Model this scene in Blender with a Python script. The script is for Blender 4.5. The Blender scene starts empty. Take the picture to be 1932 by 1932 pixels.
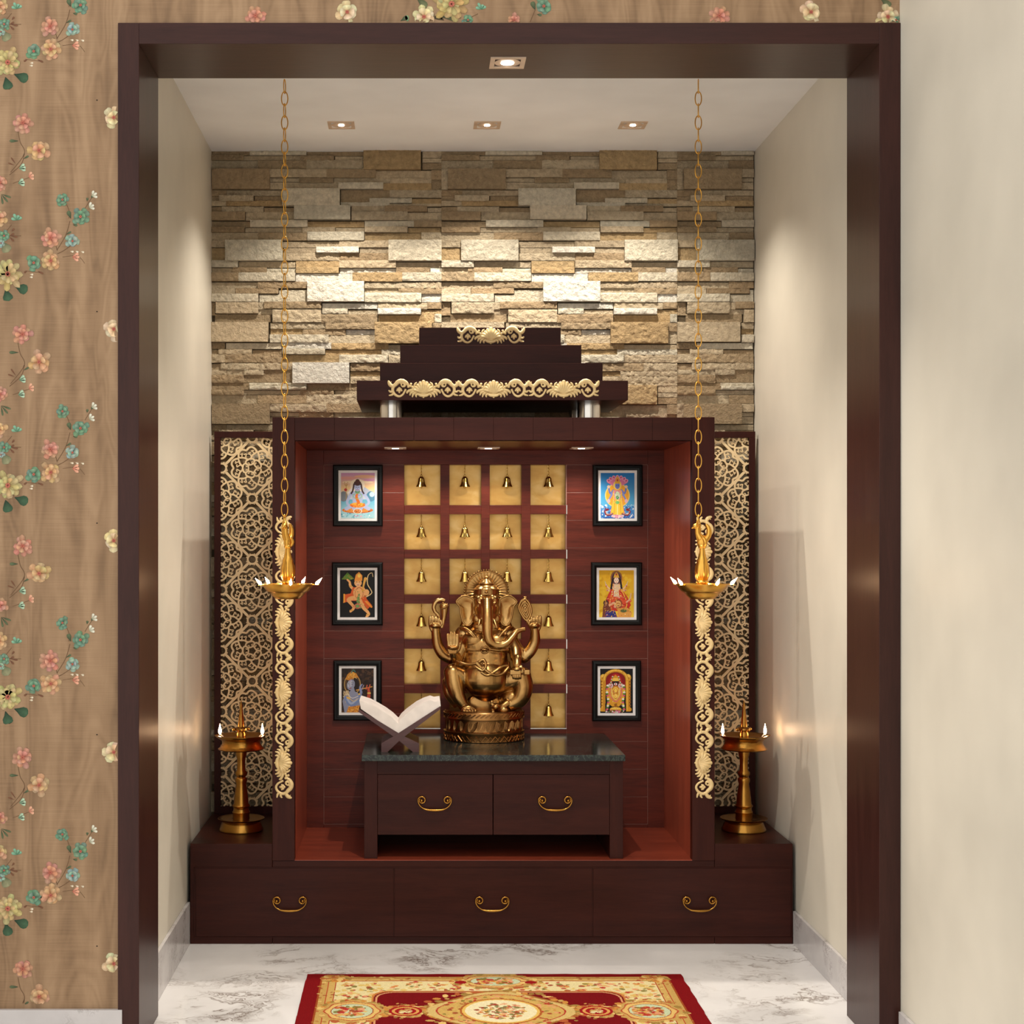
import bpy, bmesh, math, random
import numpy as np
from mathutils import Vector, Matrix, noise as mnoise
PI = math.pi
C = bpy.context.scene.collection
random.seed(7)
# ---- measured from the photograph: eye height 1.223 m, focal length 2900 px, axis at pixel (782, 1015)
F, H, U0, V0 = 2900.0, 1.223, 782.0, 1015.0
def X(px, D): return (px-U0)*D/F
def Z(py, D): return H+(V0-py)*D/F

# ------------------------------------------------------------------ object helpers
ROOTS = {}
def thing(name, label, cat, loc=(0,0,0), group=None):
    o = bpy.data.objects.new(name, None); C.objects.link(o)
    o.empty_display_size = 0.05
    o.location = loc; o['label'] = label; o['category'] = cat
    if group: o['group'] = group
    ROOTS[o.name] = Vector(loc)
    return o
def obj(name, bm, mats, parent=None, smooth=None, label=None, origin=None, recalc=True):
    off = Vector((0,0,0))
    if parent is not None: off = ROOTS[parent.name]
    elif origin is not None: off = Vector(origin)
    if off.length: bmesh.ops.translate(bm, verts=bm.verts, vec=-off)
    if recalc: bmesh.ops.recalc_face_normals(bm, faces=bm.faces)
    me = bpy.data.meshes.new(name); bm.to_mesh(me); bm.free()
    if not isinstance(mats, (list, tuple)): mats = [mats]
    for m in mats: me.materials.append(m)
    if smooth is not None:
        me.polygons.foreach_set('use_smooth', [True]*len(me.polygons))
        if smooth < 179: me.set_sharp_from_angle(angle=math.radians(smooth))
    o = bpy.data.objects.new(name, me); C.objects.link(o)
    if parent is not None:
        o.parent = parent; ROOTS[o.name] = off
    else:
        o.location = off; ROOTS[o.name] = off
    if label: o['label'] = label
    return o
def tag(o, label, cat, group=None):
    o['label'] = label; o['category'] = cat
    if group: o['group'] = group
    return o
def struct(name, bm, mats, label=None, **k):
    o = obj(name, bm, mats, **k); o['kind'] = 'structure'
    if label: o['label'] = label
    return o
def copy_tree(o, parent=None):
    c = o.copy(); C.objects.link(c); c.parent = parent
    for ch in list(o.children): copy_tree(ch, c)
    return c
NB = bmesh.new

# ------------------------------------------------------------------ shape helpers
def box(bm, x0,x1,y0,y1,z0,z1, bev=0.0, mat=0):
    vs = [bm.verts.new((x,y,z)) for x in (x0,x1) for y in (y0,y1) for z in (z0,z1)]
    idx = [(0,1,3,2),(4,6,7,5),(0,4,5,1),(2,3,7,6),(0,2,6,4),(1,5,7,3)]
    fs = [bm.faces.new([vs[i] for i in f]) for f in idx]
    for f in fs: f.material_index = mat
    if bev > 0:
        es = list({e for f in fs for e in f.edges})
        r = bmesh.ops.bevel(bm, geom=es, offset=bev, segments=2, profile=0.5, affect='EDGES')
        for f in r['faces']: f.material_index = mat
def spline(pts, n):
    """Catmull-Rom resample of tuples (any length)."""
    P = [np.array(p, float) for p in pts]
    out = []
    for i in range(len(P)-1):
        p0 = P[max(i-1,0)]; p1 = P[i]; p2 = P[i+1]; p3 = P[min(i+2,len(P)-1)]
        for k in range(n):
            t = k/n
            out.append(0.5*((2*p1)+(-p0+p2)*t+(2*p0-5*p1+4*p2-p3)*t*t+(-p0+3*p1-3*p2+p3)*t**3))
    out.append(P[-1])
    return out
def tube(bm, pts, rad, seg=10, closed=False, flat=None, n=0, mat=0, mx=None):
    """pts: xyz list; rad scalar or list; flat=(axisindex, factor) squashes about the path; n: spline subdivision."""
    if not isinstance(rad, (list,tuple)): rad = [rad]*len(pts)
    q = [tuple(p)+(r,) for p, r in zip(pts, rad)]
    if n: 
        if closed: q = q+[q[0]]
        q = spline(q, n)
        if closed: q = q[:-1]
    P = [Vector(p[:3]) for p in q]; R = [max(float(p[3]),1e-5) for p in q]
    N = len(P); rings = []
    up = None
    for i in range(N):
        a = P[(i-1)%N] if (closed or i>0) else P[i]
        b = P[(i+1)%N] if (closed or i<N-1) else P[i]
        t = (b-a)
        if t.length < 1e-9: t = Vector((0,0,1))
        t.normalize()
        if up is None:
            up = Vector((0,1,0)) if abs(t.y) < 0.9 else Vector((1,0,0))
        s = t.cross(up)
        if s.length < 1e-6: s = t.cross(Vector((1,0,0)))
        s.normalize(); u2 = s.cross(t).normalized()
        if not closed: up = u2
        else:
            pass
        ring = []
        for k in range(seg):
            a_ = 2*PI*k/seg
            d = (s*math.cos(a_)+u2*math.sin(a_))*R[i]
            if flat: d[flat[0]] *= flat[1]
            v = P[i]+d
            if mx is not None: v = mx @ v
            ring.append(bm.verts.new(v))
        rings.append(ring)
    M = N if closed else N-1
    for i in range(M):
        r0 = rings[i]; r1 = rings[(i+1)%N]
        for k in range(seg):
            f = bm.faces.new((r0[k], r0[(k+1)%seg], r1[(k+1)%seg], r1[k])); f.material_index = mat
    if not closed:
        f = bm.faces.new(rings[0][::-1]); f.material_index = mat
        f = bm.faces.new(rings[-1]); f.material_index = mat
def ell(bm, c, r, seg=16, rot=None, mx=None, mat=0):
    M = Matrix.Translation(c)
    if rot is not None: M = M @ rot
    M = M @ Matrix.Diagonal((r[0],r[1],r[2],1))
    if mx is not None: M = mx @ M
    nv = max(6, seg//2); rings = []
    for j in range(1, nv):
        t = PI*j/nv
        rings.append([bm.verts.new(M @ Vector((math.sin(t)*math.cos(2*PI*k/seg), math.sin(t)*math.sin(2*PI*k/seg), math.cos(t)))) for k in range(seg)])
    a = bm.verts.new(M @ Vector((0,0,1))); b = bm.verts.new(M @ Vector((0,0,-1)))
    for k in range(seg):
        k2 = (k+1)%seg
        bm.faces.new((a, rings[0][k], rings[0][k2])).material_index = mat
        bm.faces.new((b, rings[-1][k2], rings[-1][k])).material_index = mat
        for q in range(len(rings)-1):
            bm.faces.new((rings[q][k], rings[q+1][k], rings[q+1][k2], rings[q][k2])).material_index = mat
def lathe(bm, prof, c=(0,0,0), seg=32, sy=1.0, mod=None, mat=0, closed=True):
    """prof list (r,z) bottom to top, revolve round z at c; mod(theta, r, z) -> r."""
    rings = []
    for (r,z) in prof:
        ring = []
        for k in range(seg):
            a = 2*PI*k/seg
            rr = mod(a,r,z) if mod else r
            ring.append(bm.verts.new((c[0]+rr*math.cos(a), c[1]+rr*sy*math.sin(a), c[2]+z)))
        rings.append(ring)
    for i in range(len(rings)-1):
        for k in range(seg):
            f = bm.faces.new((rings[i][k], rings[i][(k+1)%seg], rings[i+1][(k+1)%seg], rings[i+1][k])); f.material_index = mat
    if closed:
        bm.faces.new(rings[0][::-1]).material_index = mat
        bm.faces.new(rings[-1]).material_index = mat
def prism_xz(bm, poly, y0, y1, mat=0):
    a = [bm.verts.new((p[0], y0, p[1])) for p in poly]
    b = [bm.verts.new((p[0], y1, p[1])) for p in poly]
    n = len(poly)
    bm.faces.new(a).material_index = mat
    bm.faces.new(b[::-1]).material_index = mat
    for i in range(n):
        bm.faces.new((a[i], b[i], b[(i+1)%n], a[(i+1)%n])).material_index = mat

# ------------------------------------------------------------------ materials
def srgb(r,g,b):
    f = lambda c: (c/255/12.92) if c/255 <= 0.04045 else ((c/255+0.055)/1.055)**2.4
    return (f(r),f(g),f(b),1)
def newmat(name, rough=0.5, metal=0.0, spec=0.5, coat=0.0):
    m = bpy.data.materials.new(name); m.use_nodes = True
    b = m.node_tree.nodes['Principled BSDF']
    b.inputs['Roughness'].default_value = rough
    b.inputs['Metallic'].default_value = metal
    b.inputs['Specular IOR Level'].default_value = spec
    b.inputs['Coat Weight'].default_value = coat
    b.inputs['Coat Roughness'].default_value = 0.1
    return m, m.node_tree.nodes, m.node_tree.links, b
def coords(N, L, scale=(1,1,1), rot=(0,0,0), kind='Object'):
    tc = N.new('ShaderNodeTexCoord'); mp = N.new('ShaderNodeMapping')
    mp.inputs['Scale'].default_value = scale; mp.inputs['Rotation'].default_value = rot
    L.new(tc.outputs[kind], mp.inputs['Vector']); return mp.outputs['Vector']
def noisen(N, L, vec, scale, detail=4, rough=0.5, dist=0.0):
    n = N.new('ShaderNodeTexNoise'); n.inputs['Scale'].default_value = scale
    n.inputs['Detail'].default_value = detail; n.inputs['Roughness'].default_value = rough
    n.inputs['Distortion'].default_value = dist
    L.new(vec, n.inputs['Vector']); return n.outputs['Fac']
def ramp(N, L, fac, stops):
    r = N.new('ShaderNodeValToRGB'); e = r.color_ramp.elements
    e[0].position, e[0].color = stops[0]; e[1].position, e[1].color = stops[-1]
    for p, c in stops[1:-1]:
        x = e.new(p); x.color = c
    L.new(fac, r.inputs['Fac']); return r.outputs['Color']
def bump(N, L, b, h, strength=0.3, dist=0.001):
    n = N.new('ShaderNodeBump'); n.inputs['Strength'].default_value = strength; n.inputs['Distance'].default_value = dist
    L.new(h, n.inputs['Height']); L.new(n.outputs['Normal'], b.inputs['Normal'])
def plain(name, col, rough=0.5, metal=0.0, spec=0.5, coat=0.0, nz=None):
    m, N, L, b = newmat(name, rough, metal, spec, coat)
    v = coords(N, L)
    f = noisen(N, L, v, nz or 30, 3)
    c2 = tuple(min(1,c*0.86) for c in col[:3])+(1,)
    L.new(ramp(N, L, f, [(0.3, c2), (0.7, col)]), b.inputs['Base Color'])
    return m
def wood(name, dark, light, axis='x', rough=0.32, spec=0.5, s=1.0):
    m, N, L, b = newmat(name, rough, 0, spec)
    sc = {'x': (1.2,14,14), 'z': (14,14,1.2), 'y': (14,1.2,14)}[axis]
    v = coords(N, L, tuple(k*s for k in sc))
    f = noisen(N, L, v, 2.2, 6, 0.62, 0.4)
    v2 = coords(N, L, tuple(k*s*6 for k in sc))
    g = noisen(N, L, v2, 3.0, 3, 0.6)
    mix = N.new('ShaderNodeMath'); mix.operation = 'MULTIPLY_ADD'
    L.new(g, mix.inputs[0]); mix.inputs[1].default_value = 0.35; 
    sub = N.new('ShaderNodeMath'); sub.operation = 'MULTIPLY'; L.new(f, sub.inputs[0]); sub.inputs[1].default_value = 0.72
    L.new(sub.outputs[0], mix.inputs[2])
    L.new(ramp(N, L, mix.outputs[0], [(0.3, dark), (0.72, light)]), b.inputs['Base Color'])
    bump(N, L, b, g, 0.25, 0.0006)
    return m
def vcol(name, rough=0.6, spec=0.3, nscale=None, nstr=0.0, bstr=0.0, bscale=60, nlo=0.75, nhi=1.15):
    m, N, L, b = newmat(name, rough, 0, spec)
    a = N.new('ShaderNodeVertexColor'); a.layer_name = 'Col'
    out = a.outputs['Color']
    if nscale:
        v = coords(N, L); f = noisen(N, L, v, nscale, 6, 0.65)
        c = ramp(N, L, f, [(0.3,(nlo,nlo,nlo,1)),(0.7,(nhi,nhi,nhi,1))])
        mx = N.new('ShaderNodeMix'); mx.data_type = 'RGBA'; mx.blend_type = 'MULTIPLY'; mx.inputs[0].default_value = 1
        L.new(out, mx.inputs[6]); L.new(c, mx.inputs[7]); out = mx.outputs[2]
    L.new(out, b.inputs['Base Color'])
    if bstr:
        v = coords(N, L); f = noisen(N, L, v, bscale, 5, 0.7); bump(N, L, b, f, bstr, 0.013 if name.startswith('split') else 0.003)
    return m
def emit(name, col, strength):
    m, N, L, b = newmat(name)
    b.inputs['Base Color'].default_value = (0,0,0,1)
    b.inputs['Emission Color'].default_value = col; b.inputs['Emission Strength'].default_value = strength
    return m

WOOD_X = wood('mahogany_horizontal_grain', srgb(40,15,11), srgb(62,27,20), 'x', 0.36, 0.14)
WOOD_Z = wood('mahogany_vertical_grain', srgb(42,15,11), srgb(62,27,20), 'z', 0.36, 0.14)
FRAMEW = wood('portal_veneer', srgb(44,24,21), srgb(62,35,30), 'z', 0.3, 0.2)
FRAMEX = wood('portal_veneer_beam', srgb(44,24,21), srgb(62,35,30), 'x', 0.3, 0.2)
REDW_X = wood('red_mahogany_panel', srgb(60,22,15), srgb(108,44,30), 'x', 0.36, 0.2)
REDW_Z = wood('red_mahogany_side', srgb(126,52,36), srgb(180,86,60), 'z', 0.28)
REDW_F = wood('red_mahogany_floor', srgb(100,38,26), srgb(150,66,44), 'x', 0.28)
SEAM = plain('seam_highlight_tone', srgb(150,110,98), 0.5)  # pale backing colour paints the bevel highlight into the plank seams
PAINT = plain('cream_wall_paint', srgb(218,212,197), 0.42, 0, 0.4, nz=3)
CEILP = plain('white_ceiling_paint', srgb(240,243,245), 0.7, nz=3)
BRASS = plain('aged_brass', srgb(224,170,78), 0.28, 1.0, nz=60)
BRASS2 = plain('antique_brass', srgb(176,128,58), 0.24, 1.0, nz=45)
GOLDB = plain('polished_bell_brass', srgb(244,208,116), 0.22, 1.0)
CARVE = plain('cream_gold_carving', srgb(232,204,148), 0.38, 0.15, 0.5, nz=80)
FRET = plain('beige_cut_fretwork', srgb(250,226,178), 0.5, 0, 0.4, nz=20)
STEEL = plain('brushed_steel', srgb(214,210,204), 0.16, 1.0)
BLACKF = plain('black_lacquer_frame', srgb(10,10,10), 0.32, 0, 0.2)
MATW = plain('white_picture_mat', srgb(250,249,247), 0.6)
PAPER = plain('book_paper', srgb(236,228,222), 0.7)
STAND = wood('dark_stand_wood', srgb(58,30,30), srgb(84,48,46), 'x', 0.4)
FLAME = emit('flame', (1,0.62,0.34,1), 60)
LENS = emit('lamp_lens', (1,0.85,0.72,1), 12)
LAMPTRIM = plain('satin_lamp_trim', srgb(224,200,176), 0.4, 0.3)
def marble(name, base, vein, scale, rough=0.1):
    m, N, L, b = newmat(name, rough, 0, 0.5)
    v = coords(N, L, (1,1.0,1), (0,0,0.35))
    w = noisen(N, L, v, scale*0.8, 5, 0.6)
    vm = N.new('ShaderNodeVectorMath'); vm.operation = 'MULTIPLY_ADD'
    cmb = N.new('ShaderNodeCombineXYZ'); L.new(w, cmb.inputs[0]); L.new(w, cmb.inputs[1]); L.new(w, cmb.inputs[2])
    L.new(cmb.outputs[0], vm.inputs[0]); vm.inputs[1].default_value = (0.5,0.9,0.3); L.new(v, vm.inputs[2])
    mp = N.new('ShaderNodeMapping'); mp.inputs['Scale'].default_value = (0.55,1.5,1); L.new(vm.outputs[0], mp.inputs['Vector'])
    n2 = noisen(N, L, mp.outputs[0], scale*1.6, 8, 0.6, 0.6)
    ab = N.new('ShaderNodeMath'); ab.operation = 'SUBTRACT'; L.new(n2, ab.inputs[0]); ab.inputs[1].default_value = 0.5
    ab2 = N.new('ShaderNodeMath'); ab2.operation = 'ABSOLUTE'; L.new(ab.outputs[0], ab2.inputs[0])
    n3 = noisen(N, L, v, scale*0.9, 3)
    mk = ramp(N, L, n3, [(0.47,(0,0,0,1)),(0.62,(1,1,1,1))])
    vc = ramp(N, L, ab2.outputs[0], [(0.0,(1,1,1,1)),(0.006,(0.6,0.6,0.6,1)),(0.03,(0.15,.15,.15,1)),(0.08,(0,0,0,1))])
    mu = N.new('ShaderNodeMath'); mu.operation = 'MULTIPLY'; L.new(mk, mu.inputs[0]); L.new(vc, mu.inputs[1])
    cloud = ramp(N, L, noisen(N, L, v, scale*1.3, 4), [(0.35, tuple(c*0.88 for c in base[:3])+(1,)), (0.7, base)])
    mx = N.new('ShaderNodeMix'); mx.data_type = 'RGBA'; L.new(mu.outputs[0], mx.inputs[0]); L.new(cloud, mx.inputs[6]); mx.inputs[7].default_value = vein
    L.new(mx.outputs[2], b.inputs['Base Color']); return m
MARBLE = marble('white_veined_marble', srgb(240,238,237), srgb(122,106,94), 3.2, 0.12)
MARBLE2 = marble('marble_skirting', srgb(200,196,196), srgb(120,112,108), 9, 0.2)
def granite():
    m, N, L, b = newmat('dark_green_granite', 0.17, 0, 0.4)
    v = coords(N, L, (1,1,1))
    n1 = noisen(N, L, v, 26, 8, 0.7, 1.6)
    ab = N.new('ShaderNodeMath'); ab.operation = 'SUBTRACT'; L.new(n1, ab.inputs[0]); ab.inputs[1].default_value = 0.5
    ab2 = N.new('ShaderNodeMath'); ab2.operation = 'ABSOLUTE'; L.new(ab.outputs[0], ab2.inputs[0])
    c = ramp(N, L, ab2.outputs[0], [(0.0, srgb(74,86,76)),(0.012, srgb(38,47,42)),(0.05, srgb(20,26,25)),(0.16, srgb(13,17,18))])
    L.new(c, b.inputs['Base Color']); return m
GRANITE = granite()
def goldglass():
    m, N, L, b = newmat('gold_back_panel', 0.34, 0.55, 0.5)
    v = coords(N, L, (1,1,1.6))
    c = ramp(N, L, noisen(N, L, v, 14, 3, 0.5, 0.4), [(0.25, srgb(196,146,74)),(0.5, srgb(212,166,90)),(0.78, srgb(230,192,124))])
    L.new(c, b.inputs['Base Color']); return m
GOLDP = goldglass()
def bronze():
    m, N, L, b = newmat('polished_bronze', 0.27, 1.0)
    v = coords(N, L)
    c = ramp(N, L, noisen(N, L, v, 9, 4, 0.5), [(0.28, srgb(112,78,44)),(0.42, srgb(168,128,76)),(0.6, srgb(190,152,96)),(0.78, srgb(212,182,128))])
    L.new(c, b.inputs['Base Color'])
    bump(N, L, b, noisen(N, L, v, 55, 3), 0.25, 0.002)
    return m
BRONZE = bronze()
BRONZE_D = plain('dark_bronze', srgb(150,108,64), 0.26, 1.0, nz=20)
STONE = vcol('split_face_stone', 0.9, 0.2, nscale=70, bstr=1.0, bscale=75, nlo=0.72, nhi=1.14)
ART = vcol('printed_picture', 0.5, 0.3)
WPAT = vcol('wallpaper_print', 0.7, 0.2, nscale=160, nlo=0.85, nhi=1.1)
RUG = vcol('woven_rug_pile', 0.95, 0.1, nscale=220, bstr=0.6, bscale=400, nlo=0.8, nhi=1.12)
def wallpaper():
    m, N, L, b = newmat('moire_wallpaper', 0.62, 0, 0.3)
    v = coords(N, L, (7,1,1.0))
    n = noisen(N, L, v, 3.0, 5, 0.6, 0.9)
    v2 = coords(N, L, (0.6,1,60)); n2 = noisen(N, L, v2, 9, 3, 0.6)
    v3 = coords(N, L, (1.1,1,0.8)); n3 = noisen(N, L, v3, 5.5, 3)
    w = N.new('ShaderNodeTexWave'); w.wave_type = 'BANDS'; w.bands_direction = 'X'
    w.inputs['Scale'].default_value = 2.1; w.inputs['Distortion'].default_value = 7; w.inputs['Detail'].default_value = 3
    w.inputs['Detail Scale'].default_value = 1.6
    L.new(coords(N, L, (2.0,1,0.45)), w.inputs['Vector'])
    def madd(a, k, c):
        q = N.new('ShaderNodeMath'); q.operation = 'MULTIPLY_ADD'; L.new(a, q.inputs[0]); q.inputs[1].default_value = k
        if isinstance(c, float): q.inputs[2].default_value = c
        else: L.new(c, q.inputs[2])
        return q.outputs[0]
    nn = noisen(N, L, coords(N, L, (3.2,1,0.8)), 1.5, 3, 0.5, 0.5)
    sn = N.new('ShaderNodeMath'); sn.operation = 'SINE'; L.new(madd(nn, 130.0, 0.0), sn.inputs[0])
    s = madd(n, 0.4, 0.0); s = madd(n2, 0.28, s); s = madd(n3, 0.3, s); s = madd(w.outputs['Fac'], 0.12, s); s = madd(sn.outputs[0], 0.035, s)
    L.new(ramp(N, L, s, [(0.36, srgb(116,91,67)),(0.52, srgb(140,112,84)),(0.70, srgb(160,131,101))]), b.inputs['Base Color'])
    return m
WALLP = wallpaper()

# ------------------------------------------------------------------ coloured pattern painter
class Canvas:
    def __init__(s, w, h, W, Hh, bg):
        s.w, s.h, s.W, s.H = w, h, W, Hh
        s.a = np.zeros((h,w,3)); s.a[:] = srgb(*bg)[:3]
        xs = (np.arange(w)+0.5)/w*W; ys = (np.arange(h)+0.5)/h*Hh
        s.x, s.y = np.meshgrid(xs, ys)
    def put(s, m, col, al=1.0):
        c = np.array(srgb(*col)[:3]); s.a[m] = s.a[m]*(1-al)+c*al
    def ell(s, cx, cy, rx, ry, col, rot=0, al=1.0, ring=0):
        t = math.radians(rot); dx = s.x-cx; dy = s.y-cy
        u = (dx*math.cos(t)+dy*math.sin(t))/rx; v = (-dx*math.sin(t)+dy*math.cos(t))/ry
        q = u*u+v*v; m = q <= 1
        if ring: m &= q >= (1-ring)**2
        s.put(m, col, al)
    def poly(s, pts, col, al=1.0):
        m = np.zeros(s.x.shape, bool); n = len(pts)
        for i in range(n):
            x0,y0 = pts[i]; x1,y1 = pts[(i+1)%n]
            if y0 == y1: continue
            c = ((y0 > s.y) != (y1 > s.y)) & (s.x < (x1-x0)*(s.y-y0)/(y1-y0)+x0)
            m ^= c
        s.put(m, col, al)
    def line(s, pts, w, col, al=1.0):
        if not isinstance(w,(list,tuple)): w = [w]*len(pts)
        q = spline([tuple(p)+(ww,) for p,ww in zip(pts,w)], 6)
        m = np.zeros(s.x.shape, bool)
        for i in range(len(q)-1):
            a, b = q[i], q[i+1]; d = b[:2]-a[:2]; L2 = max(d@d, 1e-9)
            t = np.clip(((s.x-a[0])*d[0]+(s.y-a[1])*d[1])/L2, 0, 1)
            r = a[2]+(b[2]-a[2])*t
            m |= (s.x-a[0]-d[0]*t)**2+(s.y-a[1]-d[1]*t)**2 <= (r/2)**2
        s.put(m, col, al)
    def grad(s, top, bot, y0, y1):
        t = np.clip((s.y-y0)/(y1-y0),0,1)[...,None]; m = (s.y>=y0)&(s.y<=y1)
        g = np.array(srgb(*top)[:3])*(1-t)+np.array(srgb(*bot)[:3])*t
        s.a[m] = g[m]
    def dots(s, n, box_, cols, r0, r1, seed=1, test=None):
        rnd = random.Random(seed)
        for _ in range(n):
            cx = rnd.uniform(box_[0],box_[2]); cy = rnd.uniform(box_[1],box_[3])
            if test and not test(cx,cy): continue
            s.ell(cx, cy, rnd.uniform(r0,r1), rnd.uniform(r0,r1), rnd.choice(cols), rnd.uniform(0,180), 0.9)
def color_grid(name, cv, P, mat, parent=None, back=None):
    """mesh grid from canvas; P(u,v)->xyz, u,v in 0..1 (v down). back: vector for thickness."""
    w, h = cv.w, cv.h
    V = [P(i/w, j/h) for j in range(h+1) for i in range(w+1)]
    Fc = [(j*(w+1)+i, (j+1)*(w+1)+i, (j+1)*(w+1)+i+1, j*(w+1)+i+1) for j in range(h) for i in range(w)]
    cols = np.ones((h*w,4,4)); cols[:,:,:3] = cv.a.reshape(-1,1,3)
    n = len(V)
    extra = []
    if back is not None:
        bx = [tuple(np.array(V[k])+np.array(back)) for k in (0, w, h*(w+1)+w, h*(w+1))]
        V += bx
        top = [i for i in range(w+1)]; bot = [h*(w+1)+i for i in range(w+1)]
        lef = [j*(w+1) for j in range(h+1)]; rig = [j*(w+1)+w for j in range(h+1)]
        extra = [tuple(top)+(n+1,n), tuple(bot[::-1])+(n+3,n+2), tuple(lef[::-1])+(n,n+3), tuple(rig)+(n+2,n+1), (n,n+1,n+2,n+3)]
    off = ROOTS[parent.name] if parent is not None else Vector((0,0,0))
    V = [(v[0]-off[0], v[1]-off[1], v[2]-off[2]) for v in V]
    me = bpy.data.meshes.new(name); me.from_pydata(V, [], Fc+extra)
    ca = me.color_attributes.new('Col', 'FLOAT_COLOR', 'CORNER')
    data = cols.reshape(-1)
    ne = len(me.loops)*4-len(data)
    if ne: data = np.concatenate([data, np.tile(np.append(cv.a[0,0],1.0), ne//4)])
    ca.data.foreach_set('color', data.astype(np.float32))
    me.materials.append(mat); me.update()
    o = bpy.data.objects.new(name, me); C.objects.link(o)
    if parent is not None: o.parent = parent; ROOTS[o.name] = off
    return o
# ================================================================== THE ROOM
YF = 3.668          # plane of the papered wall
XL, XR, XW = -0.686, 1.150, 1.158
ZC = 2.530
bm = NB(); box(bm, -3.2, 1.3, -1.2, 5.35, -0.1, 0.0); struct('floor', bm, MARBLE, 'glossy white marble floor with grey and brown veins')
bm = NB(); box(bm, XL-0.05, XR+0.05, 3.93, 5.35, ZC, ZC+0.08); struct('ceiling', bm, CEILP, 'plain off-white ceiling of the prayer niche')
bm = NB(); box(bm, XL-0.12, XL, 3.936, 5.35, 0.0, ZC); struct('wall_left', bm, PAINT, 'cream painted left side wall of the niche')
bm = NB(); box(bm, XR, XR+0.1, 3.936, 5.35, 0.0, ZC); box(bm, XW, XW+0.1, -1.2, 3.936, 0.0, 3.2)
struct('wall_right', bm, PAINT, 'plain cream painted wall on the right, running on into the niche')
# ---- papered wall with printed flowers
bm = NB()
box(bm, -3.2, -0.7065, YF, 3.936, 0.0, 3.2)
box(bm, -0.7065, XW, YF, 3.936, 2.451, 3.2)
for f in bm.faces: f.material_index = 0
CL = bm.loops.layers.float_color.new('Col')
SP = YF/F
lay = [0]
def wp(px, py): return ((px-U0)*SP, H+(V0-py)*SP)
rw = random.Random(3)
def paint_fan(cx, cy, ctr, pts, col_c, cols, lvl):
    y = YF-0.0003-0.00004*lvl
    vc = bm.verts.new((*[wp(*ctr)[0]], y, wp(*ctr)[1]))
    vs = [bm.verts.new((wp(*p)[0], y, wp(*p)[1])) for p in pts]
    for i in range(len(vs)-1):
        f = bm.faces.new((vc, vs[i], vs[i+1])); f.material_index = 1
        for lp, c in zip(f.loops, (col_c, cols[i], cols[i+1])): lp[CL] = c
    return
def petal(cx, cy, ang, L_, w, ci, co, lvl):
    # leaf shaped petal from a centre outwards
    ca, sa = math.cos(ang), math.sin(ang)
    prof = [(0.05,0.06),(0.3,0.42),(0.6,0.92),(0.82,0.95),(0.95,0.62),(1.0,0.0)]
    y = YF-0.0003-0.00005*lvl
    L1 = []; R1 = []; M1 = []
    for t, ww in prof:
        jx = rw.uniform(-.04,.04)
        for s_, lst in ((1,L1),(-1,R1),(0,M1)):
            px = cx+ca*L_*(t+jx*(s_!=0))-sa*w*ww*s_*0.5; py = cy+sa*L_*(t+jx*(s_!=0))+ca*w*ww*s_*0.5
            q = wp(px,py); lst.append(bm.verts.new((q[0], y, q[1])))
    n = len(prof)
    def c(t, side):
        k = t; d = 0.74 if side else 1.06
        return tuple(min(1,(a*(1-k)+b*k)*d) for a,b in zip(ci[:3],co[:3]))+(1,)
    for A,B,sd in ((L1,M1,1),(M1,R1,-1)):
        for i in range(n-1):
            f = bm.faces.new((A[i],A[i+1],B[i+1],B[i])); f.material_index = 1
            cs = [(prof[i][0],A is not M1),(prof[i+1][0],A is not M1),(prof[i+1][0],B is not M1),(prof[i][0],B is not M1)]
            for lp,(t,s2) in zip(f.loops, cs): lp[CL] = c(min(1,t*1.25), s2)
def flower(cx, cy, r, kind, n=7, rot=None):
    pal = {'pink': (srgb(150,70,60), srgb(206,152,128)), 'cream': (srgb(168,120,70), srgb(234,214,172)), 'green': (srgb(48,84,66), srgb(122,156,130)),
           'teal': (srgb(58,100,98), srgb(160,184,170)), 'gold': (srgb(112,88,36), srgb(198,182,128)), 'orange': (srgb(158,92,56), srgb(208,172,130)),
           'brown': (srgb(92,72,44), srgb(198,170,116))}[kind]
    rot = rw.uniform(0,6) if rot is None else rot
    for ring, (k, nn) in enumerate(((1.0,n),(0.68,n-2))):
        for i in range(nn):
            a = rot+ring*0.4+2*PI*i/nn+rw.uniform(-.22,.22); j = rw.uniform(.74,1.12)
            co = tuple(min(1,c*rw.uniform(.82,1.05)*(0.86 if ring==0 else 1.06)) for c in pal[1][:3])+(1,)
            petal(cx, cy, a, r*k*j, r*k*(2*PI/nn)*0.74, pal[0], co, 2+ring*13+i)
    for i in range(6):
        a = i*PI/3+rot
        petal(cx-r*.06*math.cos(a), cy-r*.06*math.sin(a), a, r*0.22, r*0.2, srgb(126,44,50), srgb(186,110,90), 30+i)
def leaf(cx, cy, ang, L_, w=None, c=None):
    c = c or (srgb(50,62,46), srgb(92,104,76))
    petal(cx, cy, math.radians(ang), L_, w or L_*0.55, c[0], c[1], 1)
def stem(pts, w=1.2):
    q = spline([(*p,) for p in pts], 5); y = YF-0.00032
    for i in range(len(q)-1):
        a, b_ = q[i], q[i+1]; d = b_-a; d = d/max(1e-6,np.hypot(*d)); nrm = np.array((-d[1],d[0]))*w/2
        vs = [bm.verts.new((wp(*p)[0], y, wp(*p)[1])) for p in (a+nrm, b_+nrm, b_-nrm, a-nrm)]
        f = bm.faces.new(vs); f.material_index = 1
        for lp in f.loops: lp[CL] = srgb(104,78,56)
BR = (srgb(96,58,46), srgb(120,84,62))
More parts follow.
